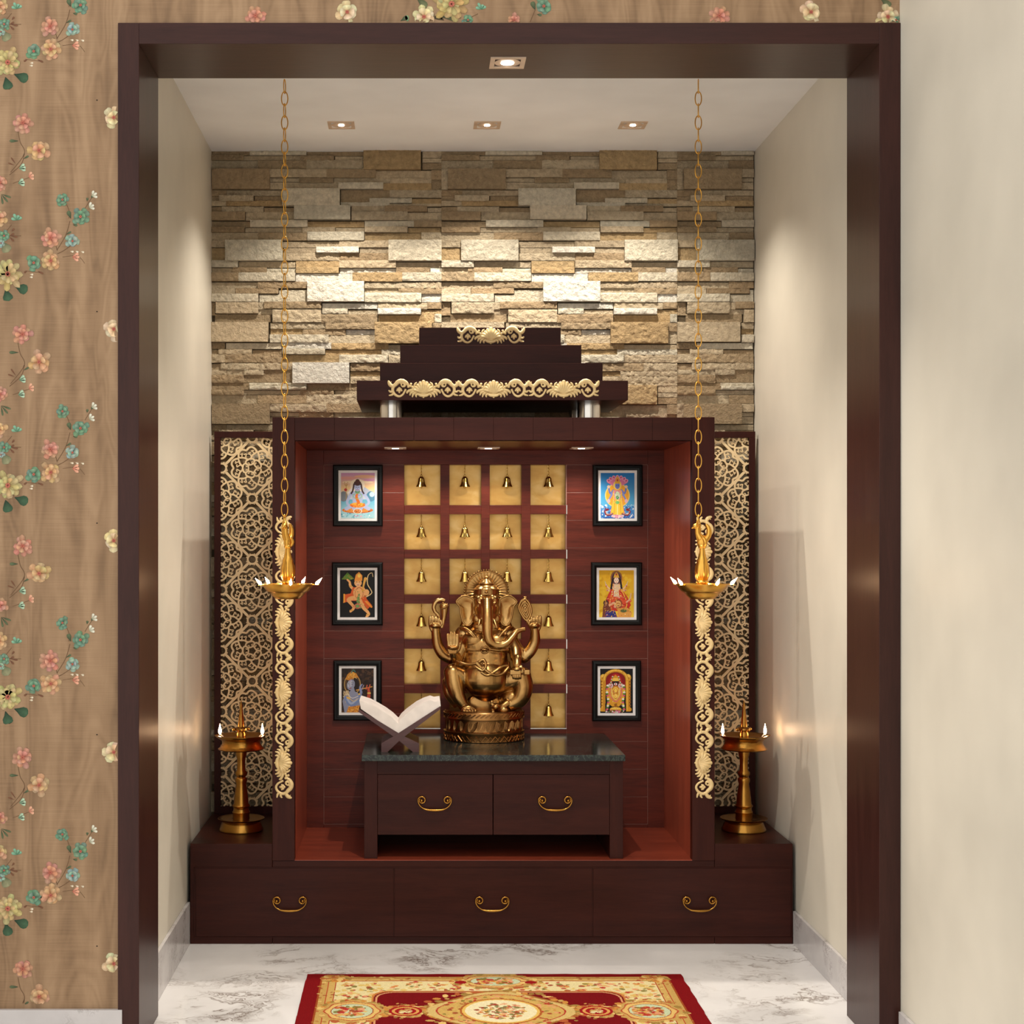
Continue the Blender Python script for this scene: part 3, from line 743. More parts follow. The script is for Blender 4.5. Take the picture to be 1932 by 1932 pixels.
# ================================================================== FRETWORK SCREENS
def screen(label, x0, x1, cxc, parent_loc):
    D = 5.135
    t = thing('fretwork_screen', label, 'screen', parent_loc, 'fretwork screens beside the shrine')
    zt_, zb_ = Z(814,D), ZT
    bw = 0.0213
    bm = NB()
    box(bm, x0, x1, D, D+0.022, zb_, zb_+0.024, 0.0008); box(bm, x0, x1, D, D+0.022, zt_-bw, zt_, 0.0008)
    box(bm, x0, x0+bw, D, D+0.022, zb_+0.024, zt_-bw, 0.0008); box(bm, x1-bw, x1, D, D+0.022, zb_+0.024, zt_-bw, 0.0008)
    obj('frame', bm, WOOD_Z, t)
    bm = NB(); k = D/F; cnt = [0]
    def stroke(pts, w, n=4):
        q = spline(pts, n) if n > 1 else [np.array(p) for p in pts]
        cnt[0] += 1; y = D+0.006-0.00002*(cnt[0]%40)
        Lf = []; Rt = []
        for i in range(len(q)):
            a = q[max(i-1,0)]; b = q[min(i+1,len(q)-1)]; d = b-a; d = d/max(1e-9,math.hypot(d[0],d[1])); nr = np.array((-d[1],d[0]))*w/2
            Lf.append(q[i]+nr); Rt.append(q[i]-nr)
        ring = Lf+Rt[::-1]
        fr = [bm.verts.new((p[0]*k, y, p[1]*k)) for p in ring]; bkk = [bm.verts.new((p[0]*k, y+0.006, p[1]*k)) for p in ring]
        m = len(q); N_ = 2*m
        for i in range(m-1):
            bm.faces.new((fr[i],fr[i+1],fr[N_-2-i],fr[N_-1-i]))
            bm.faces.new((bkk[i],bkk[N_-1-i],bkk[N_-2-i],bkk[i+1]))
        for i in range(N_): bm.faces.new((fr[i],bkk[i],bkk[(i+1)%N_],fr[(i+1)%N_]))
    def R(p, a, c):
        ca, sa = math.cos(a), math.sin(a)
        return (c[0]+(p[0]*ca-p[1]*sa)/13.8, c[1]+(p[0]*sa+p[1]*ca)/13.8)
    def rosette(c):
        for i in range(5):
            a = PI+i*2*PI/5
            for m in (1,-1):
                # local frame: +x outward
                def Q(pts): return [R((p[0],p[1]*m), a, c) for p in pts]
                stroke(Q([(350,250),(440,232),(515,175),(535,100),(505,35),(478,0)]), 3.5, 5)
                stroke(Q([(370,262),(345,190),(315,110),(265,60),(240,0)]), 3.1, 5)
                stroke(Q([(340,175),(395,150),(435,120),(432,165),(415,178)]), 2.0, 4)
                stroke(Q([(295,75),(350,60),(395,30),(405,75),(385,92)]), 2.0, 4)
                stroke(Q([(248,0),(225,90),(165,122)]), 3.0, 4)
                stroke(Q([(170,122),(110,78),(95,0)]), 2.8, 4)
                stroke(Q([(108,52),(150,38),(165,70)]), 1.7, 4)
    def node(c):
        pts = [R((118*math.cos(t),118*math.sin(t)),0,c) for t in np.linspace(0,2*PI,17)]
        stroke(pts, 3.4, 1)
        for i in range(8):
            a = PI/8+i*PI/4
            stroke([R((118,0),a,c), R((165,0),a,c)], 2.6, 1)
    P = 115.0
    zc0 = (V0-883)   # centre column rosette
    for j in range(-1,7):
        cy = zc0-P*j
        for dx in (-1,0,1):
            rosette((dx*P, cy)); node((dx*P, cy-P/2)); rosette((dx*P+P/2, cy-P/2)); node((dx*P+P/2, cy))
            for sx in (1,-1):
                e_ = 7.2
                for (ax,ay) in ((dx*P, cy-P/2),(dx*P+P/2, cy)):
                    stroke([(ax+sx*e_, ay+e_),(ax+sx*(P/2-e_), ay+P/2-e_)], 4.6, 1)
    bmesh.ops.translate(bm, verts=bm.verts, vec=(cxc, 0, H))
    for co, no in (((x0+bw-0.002,0,0),(-1,0,0)),((x1-bw+0.002,0,0),(1,0,0)),((0,0,zt_-bw+0.002),(0,0,1)),((0,0,zb_+0.022),(0,0,-1))):
        bmesh.ops.bisect_plane(bm, geom=bm.verts[:]+bm.edges[:]+bm.faces[:], dist=1e-6, plane_co=co, plane_no=no, clear_outer=True)
    obj('fretwork', bm, FRET, t, recalc=False)
screen('tall fretwork screen of gold rosettes between the shrine and the left wall', -0.669, -0.4285, X(475.4,5.135), (-0.549,5.14,ZT))
screen('tall fretwork screen of gold rosettes between the shrine and the right wall', 0.9045, 1.139, X(1355.5,5.135), (1.022,5.14,ZT))

# ================================================================== BELLS IN THE WINDOWS
YBL = 5.172
def make_bell(cx, zc, label, chain_top):
    t = thing('hanging_bell', label, 'bell', (cx,YBL,zc), 'brass bells in the gold windows')
    k = YBL/F
    prof = [(8.9,-11.5),(8.6,-10.3),(6.6,-6),(5.4,-1),(4.9,3.5),(4.2,5.6),(2.2,7.6),(1.2,8.4),(1.6,10),(0.8,11.4)]
    bm = NB(); lathe(bm, [(8.2,-11.3)]+prof, (cx,YBL,zc), 20); 
    for v in bm.verts:
        v.co = Vector((cx+(v.co.x-cx)*k*1.14, YBL+(v.co.y-YBL)*k*0.92, zc+(v.co.z-zc)*k))
    obj('bell_body', bm, GOLDB, t, smooth=60)
    bm = NB(); ell(bm, (cx,YBL,zc-12.3*k), (1.8*k,1.8*k,2.0*k), 8); obj('clapper', bm, GOLDB, t, smooth=60)
    bm = NB(); z = zc+11*k; i = 0; hz = chain_top-z; nl = max(2, round(hz/(3.2*k)))
    st = hz/nl
    for i in range(nl):
        cz = z+st*(i+0.5)
        pts = [((1.0*k*math.cos(a) if i%2 else 0)+cx, YBL+(0 if i%2 else 1.0*k*math.cos(a)), cz+st*0.62*math.sin(a)) for a in np.linspace(0,2*PI,9)[:-1]]
        tube(bm, pts, 0.45*k, 5, closed=True)
    obj('hanging_chain', bm, GOLDB, t, smooth=60)
    return t
rown = ('top row','second row','third row','fourth row','fifth row','bottom row')
coln = ('far left window','window just left of centre','window just right of centre','far right window')
bxs = (795, 877, 957, 1035); bys = (907, 1002, 1086, 1170, 1254, 1339)
protos = {}
for r in range(6):
    for c in range(4):
        lab = 'brass bell in the %s, %s of the gold windows' % (coln[c], rown[r])
        cx, zc, ztp = X(bxs[c],YBL), Z(bys[r],YBL), pz(rw_[r][0])
        key = 0 if r == 0 else 1
        if key not in protos: protos[key] = make_bell(cx, zc, lab, ztp)
        else:
            b_ = copy_tree(protos[key]); b_.location = (cx, YBL, zc); b_['label'] = lab
# ================================================================== FRAMED PICTURES
def fig_arm(cv, pts, w, col, hand=None):
    cv.line(pts, w, col)
    if hand: cv.ell(pts[-1][0], pts[-1][1], hand, hand*1.1, col)
def art_meditate():
    cv = Canvas(131,178,65.5,89,(214,186,214))
    cv.grad((206,150,196),(248,214,150),0,30); cv.grad((248,214,150),(190,208,226),30,52); cv.grad((96,176,206),(180,222,228),52,89)
    for x,y,rx,ry,c in ((14,10,18,3,(232,170,160)),(46,7,20,3,(240,190,150)),(32,18,30,3,(250,226,190)),(56,14,12,2,(214,150,190))): cv.ell(x,y,rx,ry,c)
    cv.poly([(12,40),(30,14),(38,18),(58,42)],(240,236,236)); cv.poly([(40,24),(65,40),(65,48),(46,44)],(186,196,216))
    cv.ell(58,46,9,10,(84,140,170)); cv.ell(60,42,5,5,(190,220,230)); cv.ell(5,46,8,10,(120,130,140)); cv.line([(10,20),(10,52)],1,(190,150,60)); cv.line([(7,18),(8,24),(12,24),(13,18)],0.9,(190,150,60))
    cv.ell(9,33,3,3,(190,60,50)); cv.ell(32,24,14,13,(250,240,214),al=.75)
    cv.ell(32,73,30,6,(206,108,52)); cv.ell(32,73,26,4,(232,150,70)); cv.dots(40,(4,69,60,77),[(120,60,30),(240,180,90)],.4,1,3)
    B=(176,190,226); Bd=(132,146,196)
    cv.line([(20,40),(12,56),(16,64),(26,67)],[6,5,4.5,4],B); cv.line([(44,40),(54,56),(48,64),(38,67)],[6,5,4.5,4],B)
    cv.poly([(20,36),(44,36),(41,60),(23,60)],B); cv.line([(22,42),(32,44),(42,42)],1,Bd)
    cv.line([(10,70),(24,65),(40,70)],[7,6,5],B); cv.line([(54,70),(40,65),(24,70)],[7,6,5],B); cv.ell(32,63,15,5,(240,132,50)); cv.ell(32,61,12,3,(250,176,60)); cv.dots(30,(18,58,46,67),[(206,70,40),(250,210,90)],.5,1.2,5)
    cv.line([(34,37),(30,46),(34,58)],[3,5,6],(226,120,44))
    cv.ell(32,36,5,5,(110,150,120)); cv.ell(32,28,6.5,8,B); cv.ell(32,20,7,5,(76,48,44)); cv.ell(32,16,4,4,(86,50,40)); cv.line([(25,22),(23,34),(20,40)],3,(70,46,46)); cv.line([(39,22),(41,34),(44,40)],3,(70,46,46))
    cv.ell(29.5,28,1.2,.7,(40,40,80)); cv.ell(34.5,28,1.2,.7,(40,40,80)); cv.line([(29.5,32.5),(32,33.2),(34.5,32.5)],.7,(180,60,80)); cv.line([(32,28),(32,31)],.5,Bd)
    cv.ell(32,45,9,6,(140,196,120),ring=.15); cv.ell(32,75,9,5,(236,226,206)); cv.ell(32,75,7,4,(220,130,60)); cv.dots(14,(27,72,37,78),[(60,40,30),(250,240,220)],.4,.8,8)
    cv.ell(30,84,4,1.3,(220,120,160)); cv.ell(38,85,3,1,(240,170,190)); cv.dots(50,(0,79,65,89),[(140,210,220),(220,240,244),(70,150,180)],.5,2,9)
    return cv
def art_strider():
    cv = Canvas(131,178,65.5,89,(4,4,4)); O=(236,176,110); Od=(206,120,60)
    cv.line([(50,50),(60,42),(52,26),(53,10),(60,5),(62,12)],[2,1.6,1.6,1.4,1.2,1],(232,206,150))
    cv.poly([(3,17),(14,4),(27,16),(20,18)],(86,128,40)); cv.dots(60,(4,5,26,17),[(60,100,30),(140,170,70),(170,60,40)],.4,1.2,2,lambda x,y:y>17-((x-3) if x<14 else (27-x)*1.0))
    cv.line([(28,38),(20,30),(18,22),(14,18)],[6,5,4,3],O); 
    cv.poly([(24,32),(46,32),(50,54),(60,66),(52,74),(40,58),(20,58),(6,62),(8,46),(20,44)],(216,92,36)); cv.line([(8,46),(8,60)],3,(244,170,60)); cv.line([(50,60),(59,69)],4,(244,150,50))
    cv.line([(30,52),(16,56),(26,70),(20,78)],[9,7,5,4],O); cv.line([(36,56),(44,70),(54,82),(50,88)],[9,7,5,4],O)
    cv.ell(36,42,11,12,O); cv.ell(50,42,5,6,O); cv.line([(44,36),(50,44),(40,42)],[6,5,4],O); cv.line([(42,40),(46,22),(48,16)],[3,4,6],(222,170,80))
    cv.ell(34,24,7,7,O); cv.ell(34,27,4,3,(232,190,150)); cv.poly([(27,20),(30,8),(36,3),(42,10),(42,20)],(230,150,60)); cv.ell(36,10,3,4,(246,206,90)); cv.ell(31.5,22,1,.7,(30,10,10)); cv.ell(37,22,1,.7,(30,10,10)); cv.ell(34,28,2,.7,(170,40,40))
    cv.ell(36,44,8,12,(200,110,60),ring=.14); cv.line([(36,46),(34,58),(38,70)],[3,6,5],(120,150,80)); cv.ell(33,68,6,5,(206,110,90)); cv.ell(33,68,4,3,(120,160,90)); cv.dots(60,(24,34,48,72),[(250,220,140),(200,60,40),(90,130,70)],.4,.9,4)
    for x,y in ((20,30),(44,38),(21,76),(52,84)): cv.ell(x,y,3,1.2,(214,160,60))
    return cv
def art_flute():
    cv = Canvas(131,178,65.5,89,(44,30,24)); cv.dots(200,(0,0,65,89),[(60,42,32),(84,58,40),(34,24,20),(70,50,30)],1,4,4)
    cv.ell(22,32,17,21,(206,170,100),al=.8); cv.ell(22,32,15.5,19,(90,66,44)); cv.ell(23,34,13,17,(38,28,28))
    cv.poly([(8,22),(12,12),(20,6),(30,10),(36,20),(30,18),(14,24)],(206,140,50)); cv.ell(22,12,5,5,(226,170,70)); cv.line([(20,9),(24,3),(28,7)],2,(60,120,110)); cv.dots(20,(10,8,34,22),[(246,210,120),(160,80,40)],.5,1,6)
    S=(140,146,170); Sl=(178,182,198)
    cv.ell(19,33,8,11,S,15); cv.ell(17,31,5,8,Sl,15); cv.line([(22,42),(24,50)],8,S)
    cv.line([(12,28),(16,27.5)],.7,(30,20,24)); cv.line([(20,28.5),(24,29)],.7,(30,20,24)); cv.ell(14.5,31,1.6,.7,(30,24,34)); cv.ell(21.5,32,1.6,.7,(30,24,34)); cv.line([(17,31),(16,36),(18,36.5)],.6,(100,100,130)); cv.ell(18,40,2.4,.9,(160,80,80)); cv.ell(17,24,.7,2,(200,60,40))
    cv.poly([(8,50),(22,44),(34,50),(40,70),(40,89),(6,89),(2,66)],S); cv.poly([(4,48),(14,44),(18,60),(8,70)],(196,176,140)); cv.dots(50,(3,46,16,66),[(220,206,170),(150,120,80)],.5,1.4,7)
    cv.line([(10,60),(20,74),(34,64),(40,48)],[10,9,7,5],(120,140,184)); cv.line([(12,62),(20,71),(32,62)],[4,4,3],(164,178,206)); cv.ell(36,52,2.4,1.4,(230,190,80)); cv.ell(14,60,5,2,(226,180,80),30)
    cv.line([(30,44),(62,37)],2,(206,150,70)); cv.line([(40,48),(38,38),(42,32)],[5,4,2],(134,146,186)); cv.line([(42,42),(45,34)],1.8,(164,150,170)); cv.line([(54,66),(56,50),(54,40)],[8,6,4],(190,80,56)); cv.line([(50,42),(52,34)],2,(206,96,70)); cv.line([(56,42),(58,33)],2,(206,96,70)); cv.ell(56,50,4,1.6,(230,190,90))
    cv.line([(14,54),(22,60),(34,56)],1,(230,226,220)); cv.line([(14,58),(24,66),(36,60)],1,(220,190,110)); cv.poly([(14,78),(40,74),(44,89),(10,89)],(214,140,50)); cv.dots(40,(12,76,42,88),[(240,190,90),(150,80,30)],.5,1.5,8)
    return cv
def art_serpent():
    cv = Canvas(131,178,65.5,89,(40,140,206)); cv.grad((24,120,196),(90,180,226),0,66)
    cv.grad((90,170,222),(40,104,190),66,89); cv.dots(180,(0,62,65,89),[(60,120,200),(150,200,240),(230,240,250),(40,80,170)],.6,2.4,4)
    cv.ell(32.5,44,24,24,(250,216,120)); cv.ell(32.5,44,22,22,(246,176,50))
    for i,a in enumerate((-64,-43,-21,0,21,43,64)):
        r=math.radians(a); cv.line([(32.5,26),(32.5+12*math.sin(r),24-8*math.cos(r)),(32.5+19*math.sin(r),22-13*math.cos(r))],[5,6,7],(226,130,170)); cv.ell(32.5+19*math.sin(r),21-13*math.cos(r),3.2,4,(240,170,196),a); cv.ell(32.5+19*math.sin(r),21-13*math.cos(r),1.5,2.2,(200,80,130),a)
    for sg in (-1,1):
        cv.line([(32.5+sg*8,34),(32.5+sg*14,40),(32.5+sg*17,28)],[4,3.5,3],(110,130,206)); cv.line([(32.5+sg*8,36),(32.5+sg*13,46),(32.5+sg*17,54)],[4,3.5,3],(130,150,216)); cv.ell(32.5+sg*17,27,3,3,(240,214,190)); cv.ell(32.5+sg*17,55,3,4,(236,190,200))
        cv.line([(32.5+sg*8,38),(32.5+sg*9,60),(32.5+sg*12,78)],[3,3,4],(226,90,130))
    cv.poly([(24,34),(41,34),(42,56),(46,82),(19,82),(23,56)],(246,206,70)); cv.poly([(25,34),(40,34),(38,52),(27,52)],(236,150,170)); cv.line([(32.5,50),(32.5,82)],2,(250,236,150)); cv.line([(27,56),(26,80)],1,(220,150,50)); cv.line([(38,56),(39,80)],1,(220,150,50))
    cv.ell(32.5,44,5,8,(210,230,200)); cv.ell(32.5,48,3,4,(60,160,110)); cv.ell(32.5,58,4,3,(120,200,120)); cv.dots(60,(23,32,42,62),[(250,240,180),(220,70,110),(110,180,130),(250,190,60)],.4,.9,5)
    cv.ell(32.5,24,8,9,(246,214,110)); cv.ell(32.5,25,4.6,6.4,(110,130,206)); cv.poly([(27.5,21),(29,11),(32.5,6),(36,11),(37.5,21)],(236,180,60)); cv.ell(32.5,14,1.6,2.4,(200,50,90)); cv.ell(30.8,25,.9,.5,(20,20,60)); cv.ell(34.2,25,.9,.5,(20,20,60)); cv.ell(32.5,29,1.4,.5,(180,40,60))
    for sg in (-1,1): cv.line([(32.5+sg*10,80),(32.5+sg*20,82),(32.5+sg*24,75),(32.5+sg*18,72),(32.5+sg*24,70)],[4,4,3.4,3,2],(140,40,50)); cv.line([(32.5+sg*10,79.5),(32.5+sg*20,81),(32.5+sg*23,75)],1,(230,210,190))
    cv.ell(32.5,85,12,3,(240,190,200)); cv.dots(20,(22,82,43,88),[(250,230,230),(220,120,160)],.6,1.6,6)
    return cv
def art_manyarms():
    cv = Canvas(131,178,65.5,89,(228,182,30)); cv.grad((222,170,20),(240,204,60),0,89); cv.dots(80,(0,0,65,89),[(234,196,50),(216,164,20)],2,5,6)
    for sg in (-1,1):
        for i in range(5):
            a=math.radians(22+28*i); r=17+5*(i%2); x=32.5+sg*r*math.cos(a-.35); y=34-r*math.sin(a-.35)*.9+4
            cv.line([(32.5+sg*5,36),(32.5+sg*r*.6*math.cos(a-.6),38-r*.5*math.sin(a-.6)),(x,y)],[3,2.4,2],(236,196,160)); cv.ell(x,y,1.8,1.8,(226,176,150)); cv.line([(x,y),(x+sg*2.4,y-7)],.9,(200,200,196) if i%2 else (190,110,50)); cv.ell(x,y+1.6,1.8,.6,(190,50,50))
    cv.ell(32.5,14,11,13,(150,96,50)); cv.ell(32.5,15,9,11,(90,60,70)); cv.ell(32.5,15,8,9,(60,30,40)); cv.line([(25,18),(23,36),(26,46)],[3,4,3],(30,18,20)); cv.line([(40,18),(42,36),(39,46)],[3,4,3],(30,18,20))
    cv.poly([(22,36),(43,36),(54,52),(60,66),(50,80),(14,74),(12,58),(18,44)],(206,52,36)); cv.ell(32,52,14,10,(222,74,44)); cv.line([(26,36),(20,60),(16,76)],2,(236,150,50)); cv.line([(42,36),(52,60),(50,72)],2,(240,190,70)); cv.line([(24,54),(40,60),(58,58)],[6,8,6],(226,90,50))
    cv.poly([(29,26),(36,26),(38,50),(27,50)],(232,206,170)); cv.dots(90,(24,28,42,56),[(250,230,140),(206,50,40),(230,180,60),(250,250,240)],.4,1,7)
    cv.ell(32.5,19,4.4,5.8,(244,220,196)); cv.poly([(27,14),(29,7),(32.5,3),(36,7),(38,14)],(220,170,60)); cv.ell(32.5,8,1.4,1.8,(190,40,50)); cv.ell(30.8,19,.9,.5,(20,10,10)); cv.ell(34.2,19,.9,.5,(20,10,10)); cv.ell(32.5,22.6,1.3,.5,(190,30,40)); cv.ell(32.5,15.5,.5,1,(190,20,20))
    cv.ell(13,62,5,6,(70,40,34)); cv.poly([(8,66),(20,66),(26,89),(6,89)],(120,64,44)); cv.ell(13,63,3,4,(150,96,70)); cv.poly([(12,78),(30,76),(34,89),(12,89)],(40,50,120))
    cv.ell(36,64,8,9,(150,70,40)); cv.ell(36,64,5.5,6.5,(230,176,100)); cv.ell(34,63,.8,.6,(20,10,10)); cv.ell(38,63,.8,.6,(20,10,10)); cv.ell(36,67,1.8,1.2,(120,30,30)); cv.poly([(34,72),(52,70),(62,80),(60,89),(36,89)],(220,160,76)); cv.ell(46,77,6,3,(90,110,60)); cv.line([(20,66),(28,62),(30,70)],[4,4,3],(236,180,140))
    cv.dots(160,(10,50,60,88),[(230,180,60),(190,40,40),(250,220,160),(110,40,50)],.4,1.1,9); cv.line([(52,60),(58,54),(60,44)],[3,2.4,2],(230,190,150))
    return cv
def art_arch():
    cv = Canvas(131,178,65.5,89,(8,6,8)); cv.ell(31,30,20,26,(140,16,20)); cv.ell(31,30,13,20,(196,40,30),al=.8); cv.ell(31,40,14,24,(50,10,10),al=.6)
    G=(222,160,40); Gd=(156,96,20); Gl=(246,206,90)
    for sg in (-1,1):
        x=31+sg*25; cv.poly([(x-5,22),(x+5,22),(x+4,86),(x-4,86)],G); cv.line([(x-2,24),(x-2,84)],1.4,Gl); cv.line([(x+2,24),(x+2,84)],1,Gd)
        for y in range(26,86,6): cv.ell(x+sg*3.5,y,2.2,2,Gd)
        cv.ell(x,18,6,7,G); cv.ell(x,15,4,4,Gl); cv.ell(x,19,2,2,Gd); cv.ell(x+sg*3,82,4,4,G)
    t=np.linspace(PI,0,13); cv.line([(31+23*math.cos(a),22-18*math.sin(a)) for a in t],6,G); cv.line([(31+23*math.cos(a),22-19*math.sin(a)) for a in t],1.6,Gl); cv.line([(31+19.5*math.cos(a),22-15*math.sin(a)) for a in t],1,Gd); cv.dots(50,(8,2,54,12),[Gd,Gl],.4,.9,3,lambda x,y: True if abs(math.hypot((x-31)/23,(22-y)/18)-1)<.12 else False)
    cv.poly([(24,24),(27,16),(31,12),(35,16),(38,24)],G); cv.ell(31,27,6,7,(40,20,16)); cv.poly([(24,25),(38,25),(36,19),(26,19)],Gl); cv.ell(31,31,3,2.4,(250,250,250)); cv.ell(31,31,1,2.6,(196,40,30)); cv.ell(31,35,2,.8,(160,60,50))
    cv.poly([(16,36),(46,36),(50,50),(44,70),(38,76),(24,76),(18,70),(12,50)],G); cv.ell(21,34,5,5,(206,196,196)); cv.ell(41,34,5,5,(206,196,196)); cv.ell(21,34,2.4,2.4,(210,90,120)); cv.ell(41,34,2.4,2.4,(210,90,120))
    cv.ell(31,48,9,14,(200,130,40)); cv.ell(31,48,7,11,Gl,ring=.2); cv.ell(31,44,3,4,Gl); cv.ell(31,54,3.6,4,Gl); cv.line([(20,38),(20,54),(31,66),(42,54),(42,38)],2,(220,110,110)); cv.line([(23,40),(24,54),(31,62),(38,54),(39,40)],1,(250,230,150))
    for sg in (-1,1):
        for i in range(15):
            y=34+3.4*i; x=31+sg*(16+1.4*math.sin(i*.5)); cv.ell(x,y,2.6,1.9,[(240,240,220),(90,130,50),(214,90,120),(230,190,60)][i%4])
            if i<11: cv.ell(31+sg*(6+i*.55)*1.0,16+i*1.9,1.4,1.2,[(240,236,220),(100,150,60),(230,120,60)][i%3])
    cv.ell(31,72,5,3,G); cv.poly([(28,70),(34,70),(33,78),(29,78)],Gd); cv.ell(31,82,12,5,G); cv.ell(31,80,10,2,Gl); cv.ell(31,86,12,3,(120,70,20)); cv.dots(90,(14,36,48,88),[Gl,Gd,(210,80,90),(240,230,200),(90,120,50)],.3,.8,5,lambda x,y: abs(x-31)<16)
    cv.dots(24,(8,83,54,89),[(230,120,160),(240,240,230),(80,120,60)],.8,1.8,6)
    return cv
def picture(label, box4, art, dd):
    x0,x1,y0,y1 = box4; D = YP-0.020+dd
    t = thing('framed_picture', label, 'picture', (X((x0+x1)/2,D), YP, Z(y1,D)), 'black framed pictures on the shrine back panel')
    a,b_,c,d = X(x0,D), X(x1,D), Z(y1,D), Z(y0,D); fw = 10.2*D/F
    def poly_frame(bm, o, i, ya, yb_):
        # o, i rectangles (x0,x1,z0,z1); face from outer at ya to inner at yb
        O = [(o[0],ya,o[2]),(o[1],ya,o[2]),(o[1],ya,o[3]),(o[0],ya,o[3])]; I = [(i[0],yb_,i[2]),(i[1],yb_,i[2]),(i[1],yb_,i[3]),(i[0],yb_,i[3])]
        vo = [bm.verts.new(p) for p in O]; vi = [bm.verts.new(p) for p in I]
        for k in range(4): bm.faces.new((vo[k],vo[(k+1)%4],vi[(k+1)%4],vi[k]))
    bm = NB(); R = lambda e: (a+e,b_-e,c+e,d-e)
    seq = [(0,YP-0.0002),(0,YP-0.014),(0.0015,YP-0.0165),(0.004,YP-0.018),(fw*0.55,YP-0.0185),(fw*0.62,YP-0.0165),(fw*0.8,YP-0.0155),(fw*0.92,YP-0.014),(fw,YP-0.011),(fw,YP-0.003)]
    for q in range(len(seq)-1): poly_frame(bm, R(seq[q][0]), R(seq[q+1][0]), seq[q][1], seq[q+1][1])
    bmesh.ops.remove_doubles(bm, verts=bm.verts, dist=1e-6)
    obj('frame', bm, BLACKF, t, smooth=25)
    bm = NB(); box(bm, a+fw*.97, b_-fw*.97, YP-0.008, YP-0.0002, c+fw*.97, d-fw*.97); obj('mat_board', bm, MATW, t)
    e = fw+4.9*D/F
    ax0, ax1, az0, az1 = a+e, b_-e, c+e, d-e
    color_grid('print', art(), lambda u,v: (ax0+(ax1-ax0)*u, YP-0.0086, az1-(az1-az0)*v), ART, t, back=(0,0.0004,0))
picture('black framed print of a seated blue figure meditating under a snowy mountain', (628,722,877,993), art_meditate, 0)
picture('black framed print of an orange striding figure holding up a green hill', (626,722,1061,1180), art_strider, 0)
picture('black framed print of a dark-haired blue figure playing a flute, behind the open book', (629,720,1246.5,1360), art_flute, 0)
picture('black framed print of a figure under a pink serpent hood on blue', (1119,1213,877,993), art_serpent, 0)
picture('black framed print of a many-armed figure in red on a yellow ground', (1116,1212,1061,1180), art_manyarms, 0)
picture('black framed print of a garlanded golden figure under a gold arch', (1118,1210,1247,1361), art_arch, 0)

# ================================================================== ALTAR TABLE
at = thing('altar_table', 'low dark wood altar table with two drawers and a green-black granite top, inside the shrine', 'table', (0.237,4.9,ZB+0.002))
zf = ZB+0.0018; TZ = 0.569; TD = 4.650
bm = NB(); box(bm, X(682.3,DP), X(1180,DP), DP+0.0005, 5.147, TZ-0.0188, TZ, 0.0012); obj('granite_top', bm, GRANITE, at, label='polished green-black granite slab')
tl0, tl1, tr0, tr1 = X(687,TD), X(712,TD), X(1150.5,TD), X(1175.5,TD)
for (a,b_) in ((tl0,tl1),(tr0,tr1)):
    bm = NB(); box(bm, a, b_, TD, 5.14, zf, TZ-0.0188, 0.0008); obj('side_panel', bm, WOOD_Z, at)
bm = NB(); box(bm, tl1, tr0, TD+0.0004, 5.14, Z(1461,TD), TZ-0.0188, 0.0006); box(bm, tl1, tr0, TD+0.02, 5.14, Z(1574,TD), Z(1572,TD)+0.004)
box(bm, tl1, tr0, 5.08, 5.14, zf, Z(1572,TD))
obj('carcass', bm, WOOD_X, at)
for (a,b_,hx) in ((712.6,929.5,820),(931,1149.8,1047)):
    bm = NB(); box(bm, X(a,TD), X(b_,TD), TD+0.0002, TD+0.019, Z(1575,TD), Z(1461.8,TD), 0.0007)
    dr = obj('drawer', bm, WOOD_X, at)
    obj('handle', handle_bm(X(hx,TD), Z(1509,TD), TD, 1.603e-3), BRASS2, dr, smooth=60, label='antique brass scroll handle')

# ================================================================== STATUE
SD, SS_ = 5.0, 0.0003391
SX = 0.2300
st = thing('elephant_headed_idol', 'bronze four-armed elephant-headed idol seated on a round carved pedestal on the granite', 'statue', (SX,SD,TZ))
def P(u,v,y=0): return (SX+(u-790)*SS_, SD+y*SS_, TZ+(1800-v)*SS_)
def bt(bm, pts, rad, n=5, seg=None, flat=None):
    seg = seg or (14 if max(rad) < 30 else 32)
    tube(bm, [P(*p) for p in pts], [r*SS_ for r in rad], seg, n=n, flat=flat)
def be(bm, c, r, seg=None, rot=None):
    seg = seg or (48 if max(r) > 90 else (32 if max(r) > 50 else 20))
    ell(bm, P(*c), [k*SS_ for k in r], seg, rot=rot)
def remesh(o, vox, smooth_it=3):
    m = o.modifiers.new('r','REMESH'); m.mode = 'VOXEL'; m.voxel_size = vox; m.use_smooth_shade = True
    if smooth_it:
        s = o.modifiers.new('s','SMOOTH'); s.factor = 0.5; s.iterations = smooth_it
    dg = bpy.context.evaluated_depsgraph_get(); dg.update()
    me = bpy.data.meshes.new_from_object(o.evaluated_get(dg)); old = o.data
    o.modifiers.clear(); o.data = me; bpy.data.meshes.remove(old); me.name = o.name
    me.polygons.foreach_set('use_smooth', [True]*len(me.polygons))
bm = NB()
be(bm, (790,1205,-60), (232,195,200)); be(bm, (790,1080,-25), (226,170,178)); be(bm, (790,1020,-35), (215,150,150)); be(bm, (790,900,0), (258,180,145)); be(bm, (690,850,-55), (135,115,95)); be(bm, (895,850,-55), (135,115,95))
